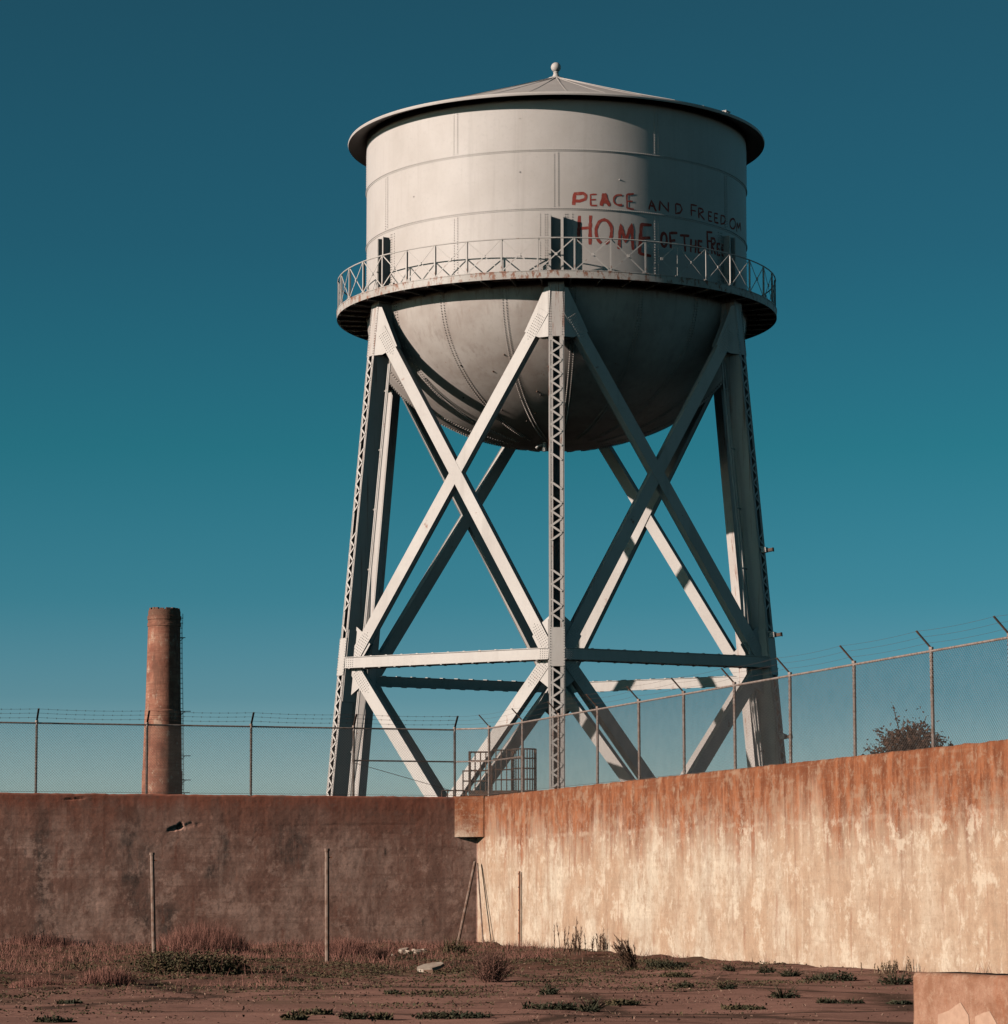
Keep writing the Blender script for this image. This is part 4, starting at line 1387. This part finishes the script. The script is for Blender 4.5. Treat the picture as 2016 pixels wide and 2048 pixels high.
# ------------------------------------------------------------------ plants
def leafm(name, a, b, sc=4):
    t = NT(name, .75, 0, .2)
    return t.color(t.mix(t.step(t.noise(sc, 4), .38, .62), a, b))
M['leaf'] = leafm('weed_leaf', (.068, .058, .032), (.042, .044, .026))
M['leaf_olive'] = leafm('olive_leaf', (.14, .10, .052), (.075, .066, .036))
M['dry'] = leafm('dry_grass_blade', (.37, .165, .125), (.24, .105, .08))
M['twig'] = leafm('dry_twig', (.24, .115, .085), (.15, .075, .058))
M['stalk'] = leafm('dead_stalk', (.17, .095, .06), (.10, .06, .042))
M['pale'] = leafm('pale_grass_head', (.48, .33, .21), (.36, .22, .14))
M['tree_leaf'] = leafm('tree_leaf', (.15, .078, .052), (.085, .052, .036))
M['bark'] = leafm('tree_bark', (.12, .08, .06), (.07, .05, .04))

rnd = random.Random(21)
def blade(mb, p, d, L, w, droop=.3, seg=3):
    """narrow tapering blade: a chain of quads that bends over"""
    d = Vector(d).normalized()
    side = d.cross(V(rnd.uniform(-1, 1), rnd.uniform(-1, 1), .2)).normalized()
    p = Vector(p)
    base = len(mb.v)
    for i in range(seg + 1):
        t = i / seg
        ww = w * (1 - t) ** .7 * .5 + .0006
        mb.v += [p - side * ww, p + side * ww]
        if i < seg:
            d2 = (d + V(0, 0, -droop * t)).normalized()
            p = p + d2 * (L / seg)
    for i in range(seg):
        a = base + 2 * i
        mb.f.append((a, a + 1, a + 3, a + 2))
def leaf(mb, p, s, n=None):
    p = Vector(p)
    d = V(rnd.gauss(0, 1), rnd.gauss(0, 1), rnd.gauss(0, .7)).normalized()
    u = d.cross(V(rnd.gauss(0, 1), rnd.gauss(0, 1), rnd.gauss(0, 1))).normalized()
    w = s * rnd.uniform(.45, .7)
    fold = d.cross(u) * s * .15
    mb.add([p, p + d * s * .45 + u * w * .5 + fold, p + d * s, p + d * s * .45 - u * w * .5 + fold, p + d * s * .5 - fold * .3], [(0, 1, 4), (1, 2, 4), (2, 3, 4), (3, 0, 4)])

def plant(kind, label, X, Y, W, H):
    base = gpos(X, Y)
    if kind == 'green':
        mb = MB()
        n = int(26 + 70 * W)
        for i in range(n):
            a = rnd.uniform(0, 2 * pi); r = rnd.random() ** .6 * W * .28
            lean = rnd.uniform(.1, 1.5)
            p = V(r * cos(a), r * sin(a) * .8, -.01)
            blade(mb, p, V(cos(a) * lean, sin(a) * lean, 1), H * rnd.uniform(.55, 1.2) * (1 + .2 * lean), rnd.uniform(.014, .028), .7)
        for i in range(int(n * 3.2)):
            a = rnd.uniform(0, 2 * pi); r = rnd.random() ** .5 * W * .5
            leaf(mb, V(r * cos(a), r * sin(a) * .8, rnd.random() * H * .8 * (.5 + noise.noise(V(4 * r * cos(a) + X, Y, 2)) + .35) * (1 - (2 * r / W) ** 2 * .7)), rnd.uniform(.03, .065))
        o = mb.build('weed', M['leaf']); o.location = base
        return tag(o, label, 'weed', 'weeds on the yard slab')
    if kind == 'leafy':
        mb = MB()
        n = int(140 + 260 * W)
        for i in range(n):
            a = rnd.uniform(0, 2 * pi); r = rnd.random() ** .5
            x = r * cos(a) * W * .5
            lump = .55 + .75 * noise.noise(V(x * 3 + X, Y, 0)) + .3
            leaf(mb, V(x, r * sin(a) * min(W * .4, .5), rnd.random() * H * .8 * lump * (1 - r * r * .6)), rnd.uniform(.035, .075))
            if i % 4 == 0:
                blade(mb, V(x, r * sin(a) * min(W * .4, .5), 0), V(rnd.gauss(0, .6), rnd.gauss(0, .6), 1), H * rnd.uniform(.6, 1.15), .018, .5)
        o = mb.build('weed', M['leaf'] if rnd.random() < .6 else M['leaf_olive']); o.location = base
        return tag(o, label, 'weed', 'weeds on the yard slab')
    if kind == 'dry':
        mb = MB()
        n = int(1300 + 2200 * W)
        for i in range(n):
            a = rnd.uniform(0, 2 * pi); r = rnd.random() ** .55 * W * .5
            hh = H * .8 * rnd.uniform(.3, 1.15) * (1 - .55 * (2 * r / W) ** 2)
            lean = rnd.uniform(0, .55)
            b2 = rnd.uniform(0, 2 * pi)
            blade(mb, V(r * cos(a), r * sin(a) * .7, -.01), V(cos(b2) * lean, sin(b2) * lean, 1), hh, rnd.uniform(.004, .008), .4)
        o = mb.build('dry_brush', M['dry']); o.location = base
        return tag(o, label, 'dry grass', 'clumps of dry brush')
    if kind in ('twig', 'bush'):
        e = empty('shrub', base, label=label, cat='shrub')
        st = MB(); fo = MB()
        n = int(70 + 60 * W)
        for i in range(n):
            a = rnd.uniform(0, 2 * pi); r = rnd.random() ** .5
            root = V(.25 * W * r * cos(a), .2 * W * r * sin(a), -.02)
            if kind == 'bush': root.x *= 1.7
            th = rnd.uniform(0, 1.0) if kind == 'twig' else rnd.uniform(0, 1.25)
            d = V(sin(th) * cos(a), sin(th) * sin(a) * .8, cos(th))
            L = H * rnd.uniform(.7, 1.1) * (1.0 if kind == 'twig' else .95)
            p = root
            pts = [p.copy()]
            for k in range(4):
                d = (d + V(rnd.gauss(0, .22), rnd.gauss(0, .22), .12)).normalized()
                p = p + d * (L / 4)
                pts.append(p.copy())
            st.tube(pts, .008, 4, r1=.003)
            for k in range(1, 5):
                for m in range(4 if kind == 'twig' else 3):
                    dd = (d + V(rnd.gauss(0, .7), rnd.gauss(0, .7), rnd.gauss(.2, .5))).normalized()
                    blade(st, pts[k], dd, L * rnd.uniform(.15, .35), .006, .2, 2)
                nl = 10 if kind == 'bush' else 3
                for m in range(nl):
                    leaf(fo, pts[k] + V(rnd.gauss(0, .09), rnd.gauss(0, .09), rnd.gauss(0, .06)) * (1.2 if kind == 'bush' else .8), rnd.uniform(.035, .075) if kind == 'bush' else rnd.uniform(.018, .035))
        st.build('stems', M['twig'], e)
        fo.build('foliage', M['leaf_olive'] if kind == 'bush' else M['twig'], e)
        return e
    if kind == 'stalk':
        e = empty('stalk_clump', base, label=label, cat='dry plant', group='clumps of dry flower stalks')
        st = MB(); hd = MB()
        pale = 'pale' in label
        plume = 'plume' in label
        n = 34 if plume else (30 if pale else 22)
        for i in range(n):
            x = rnd.gauss(0, W * .28); y = rnd.gauss(0, W * .2)
            L = H * rnd.uniform(.4, .85)
            if i == 0: L = H * 1.05
            d = V(rnd.gauss(-.25 if plume else 0, .16 if plume else .12), rnd.gauss(0, .1), 1).normalized()
            p = V(x * (.5 if plume else 1), y, -.02)
            pts = [p.copy()]
            for k in range(5):
                d = (d + V(rnd.gauss(-.05 if plume else 0, .05), rnd.gauss(0, .05), 0)).normalized()
                p = p + d * (L / 5)
                pts.append(p.copy())
            st.tube(pts, .009 if not pale else .005, 4, r1=.004)
            for k in range(2 if not plume else 1, 6):
                for m in range(5 if not plume else 9):
                    q = pts[k].lerp(pts[k - 1], rnd.random())
                    blade(hd, q, d + V(rnd.gauss(0, .5), rnd.gauss(0, .5), .3), rnd.uniform(.04, .11) if not pale else .05, .016, .2, 2)
        st.build('stems', M['pale'] if pale else M['stalk'], e)
        hd.build('seed_heads', M['pale'] if pale else M['stalk'], e)
        return e
for a in PLANTS:
    plant(*a)

# ground cover nobody could count
def cover(name, mat, count, accept, make):
    mb = MB()
    k = 0; tries = 0
    while k < count and tries < count * 40:
        tries += 1
        y = 36 + 50 * rnd.random() ** .8
        x = rnd.uniform(-.19, .19) * y
        p = V(x, y, 0) - WC
        dl, dr = p.dot(NL), p.dot(NR)
        if dl < .02 or dr < .02: continue
        if rnd.random() > accept(x, y, dl, dr): continue
        make(mb, gpos(x, y), x, y)
        k += 1
    o = mb.build(name, mat)
    tag(o, kind='stuff')
    return o
def n2(x, y, s, o=0): return noise.noise(V(x * s, y * s * .8, o))
def acc_dry(x, y, dl, dr):
    a = sm(7, 0, dl) * sm(-.2, .2, n2(x, y, .45, 3) + .2) * (.35 + .65 * sm(1, -3, x))
    b = .5 * sm(.9, 0, dr) * sm(.0, .3, n2(x, y, .9, 7))
    c_ = .45 * sm(.1, .4, n2(x, y, .35, 12)) * sm(46, 54, y) * sm(1, -4, x)
    d_ = .6 * sm(62, 72, y) * sm(2.5, .5, x)
    return min(1, max(a, b, c_, d_ * sm(-.1, .2, n2(x, y, .8, 5))))
o = cover('dry_grass', M['dry'], 20000, acc_dry, lambda mb, p, x, y: blade(mb, p - V(0, 0, .01), V(rnd.gauss(0, .35), rnd.gauss(0, .35), 1), rnd.uniform(.05, .28) * (.6 + .9 * max(0, n2(x, y, .5, 30) + .3)), rnd.uniform(.004, .008), .5, 2))
def acc_gr(x, y, dl, dr):
    a = .9 * sm(-.02, .25, n2(x, y, .5, 41)) * sm(46, 54, y) * sm(6.0, 3.0, x - (70 - y) * .05)
    b = .5 * sm(.15, .35, n2(x * .6, y, .8, 52)) * sm(37, 42, y) * sm(4, 1, x)
    return min(1, max(a, b))
cover('ground_weeds', M['leaf_olive'], 17000, acc_gr, lambda mb, p, x, y: [leaf(mb, p + V(rnd.gauss(0, .05), rnd.gauss(0, .05), rnd.uniform(0, .05)), rnd.uniform(.03, .06)) for _ in range(2)])
def acc_lit(x, y, dl, dr):
    return .25 + .7 * sm(.0, .3, n2(x, y, .6, 77)) if (x < 4 or dr < 2) else .12
gl = simple('ground_litter', (.13, .07, .05), (.32, .19, .14), 3)
cover('soil_litter', gl, 13000, acc_lit, lambda mb, p, x, y: leaf(mb, p + V(0, 0, .005), rnd.uniform(.02, .06)))

# ------------------------------------------------------------------ tree behind the right wall
TX, TY = 10.1, 75.0
tg = ground_z(TX, TY)
tr = empty('tree', (TX, TY, tg), label='dark reddish leafy tree top showing over the sunlit wall behind the fence', cat='tree')
trunk = MB()
def q(z): return z - tg
trunk.tube([(0, 0, -.2), (.06, .02, 1.5), (-.03, .05, 3.2), (.02, 0, q(3.9))], .16, 10, r1=.10)
trunk.build('trunk', M['bark'], tr)
limbs = MB(); crown = MB()
for i in range(84):
    a = rnd.uniform(0, 2 * pi); th = rnd.uniform(.05, 1.45)
    tip = V(1.02 * sin(th) * cos(a), .95 * sin(th) * sin(a), q(4.45) + 1.35 * cos(th) * rnd.uniform(.75, 1.0))
    if i == 0: tip = V(-.38, 0, q(6.12))
    if i == 1: tip = V(1.02, -.1, q(5.15))
    if i == 2: tip = V(-1.02, 0, q(5.0))
    if i == 3: tip = V(.45, 0, q(5.85))
    s0 = V(0, 0, q(3.4) + rnd.uniform(0, .9))
    m = s0.lerp(tip, .5) + V(rnd.gauss(0, .12), rnd.gauss(0, .12), .1)
    limbs.tube([s0, m, tip], .03, 5, r1=.008)
    nl = 14 if i > 3 else 34
    for k in range(nl):
        t = rnd.random() ** .6
        p = (s0.lerp(m, t * 2) if t < .5 else m.lerp(tip, t * 2 - 1))
        sp = .16 if i > 0 else .06
        leaf(crown, p + V(rnd.gauss(0, sp), rnd.gauss(0, sp), rnd.gauss(0, sp)), rnd.uniform(.07, .13))
k = 0
while k < 7600:
    p = V(rnd.uniform(-1.35, 1.35), rnd.uniform(-1, 1), rnd.uniform(-.9, 1.4))
    rr = sqrt((p.x / 1.18) ** 2 + (p.y / .95) ** 2 + (p.z / (1.32 if p.z > 0 else .8)) ** 2)
    lim = .80 + .38 * noise.noise(p * 1.9 + V(3, 1, 7)) + .16 * noise.noise(p * 5.5)
    if rr < lim and noise.noise(p * 4.2 + V(9, 9, 9)) > -.22 - .3 * (lim - rr):
        leaf(crown, V(p.x, p.y, q(4.5) + p.z), rnd.uniform(.06, .11)); k += 1
limbs.build('limb', M['bark'], tr)
crown.build('crown', M['tree_leaf'], tr)
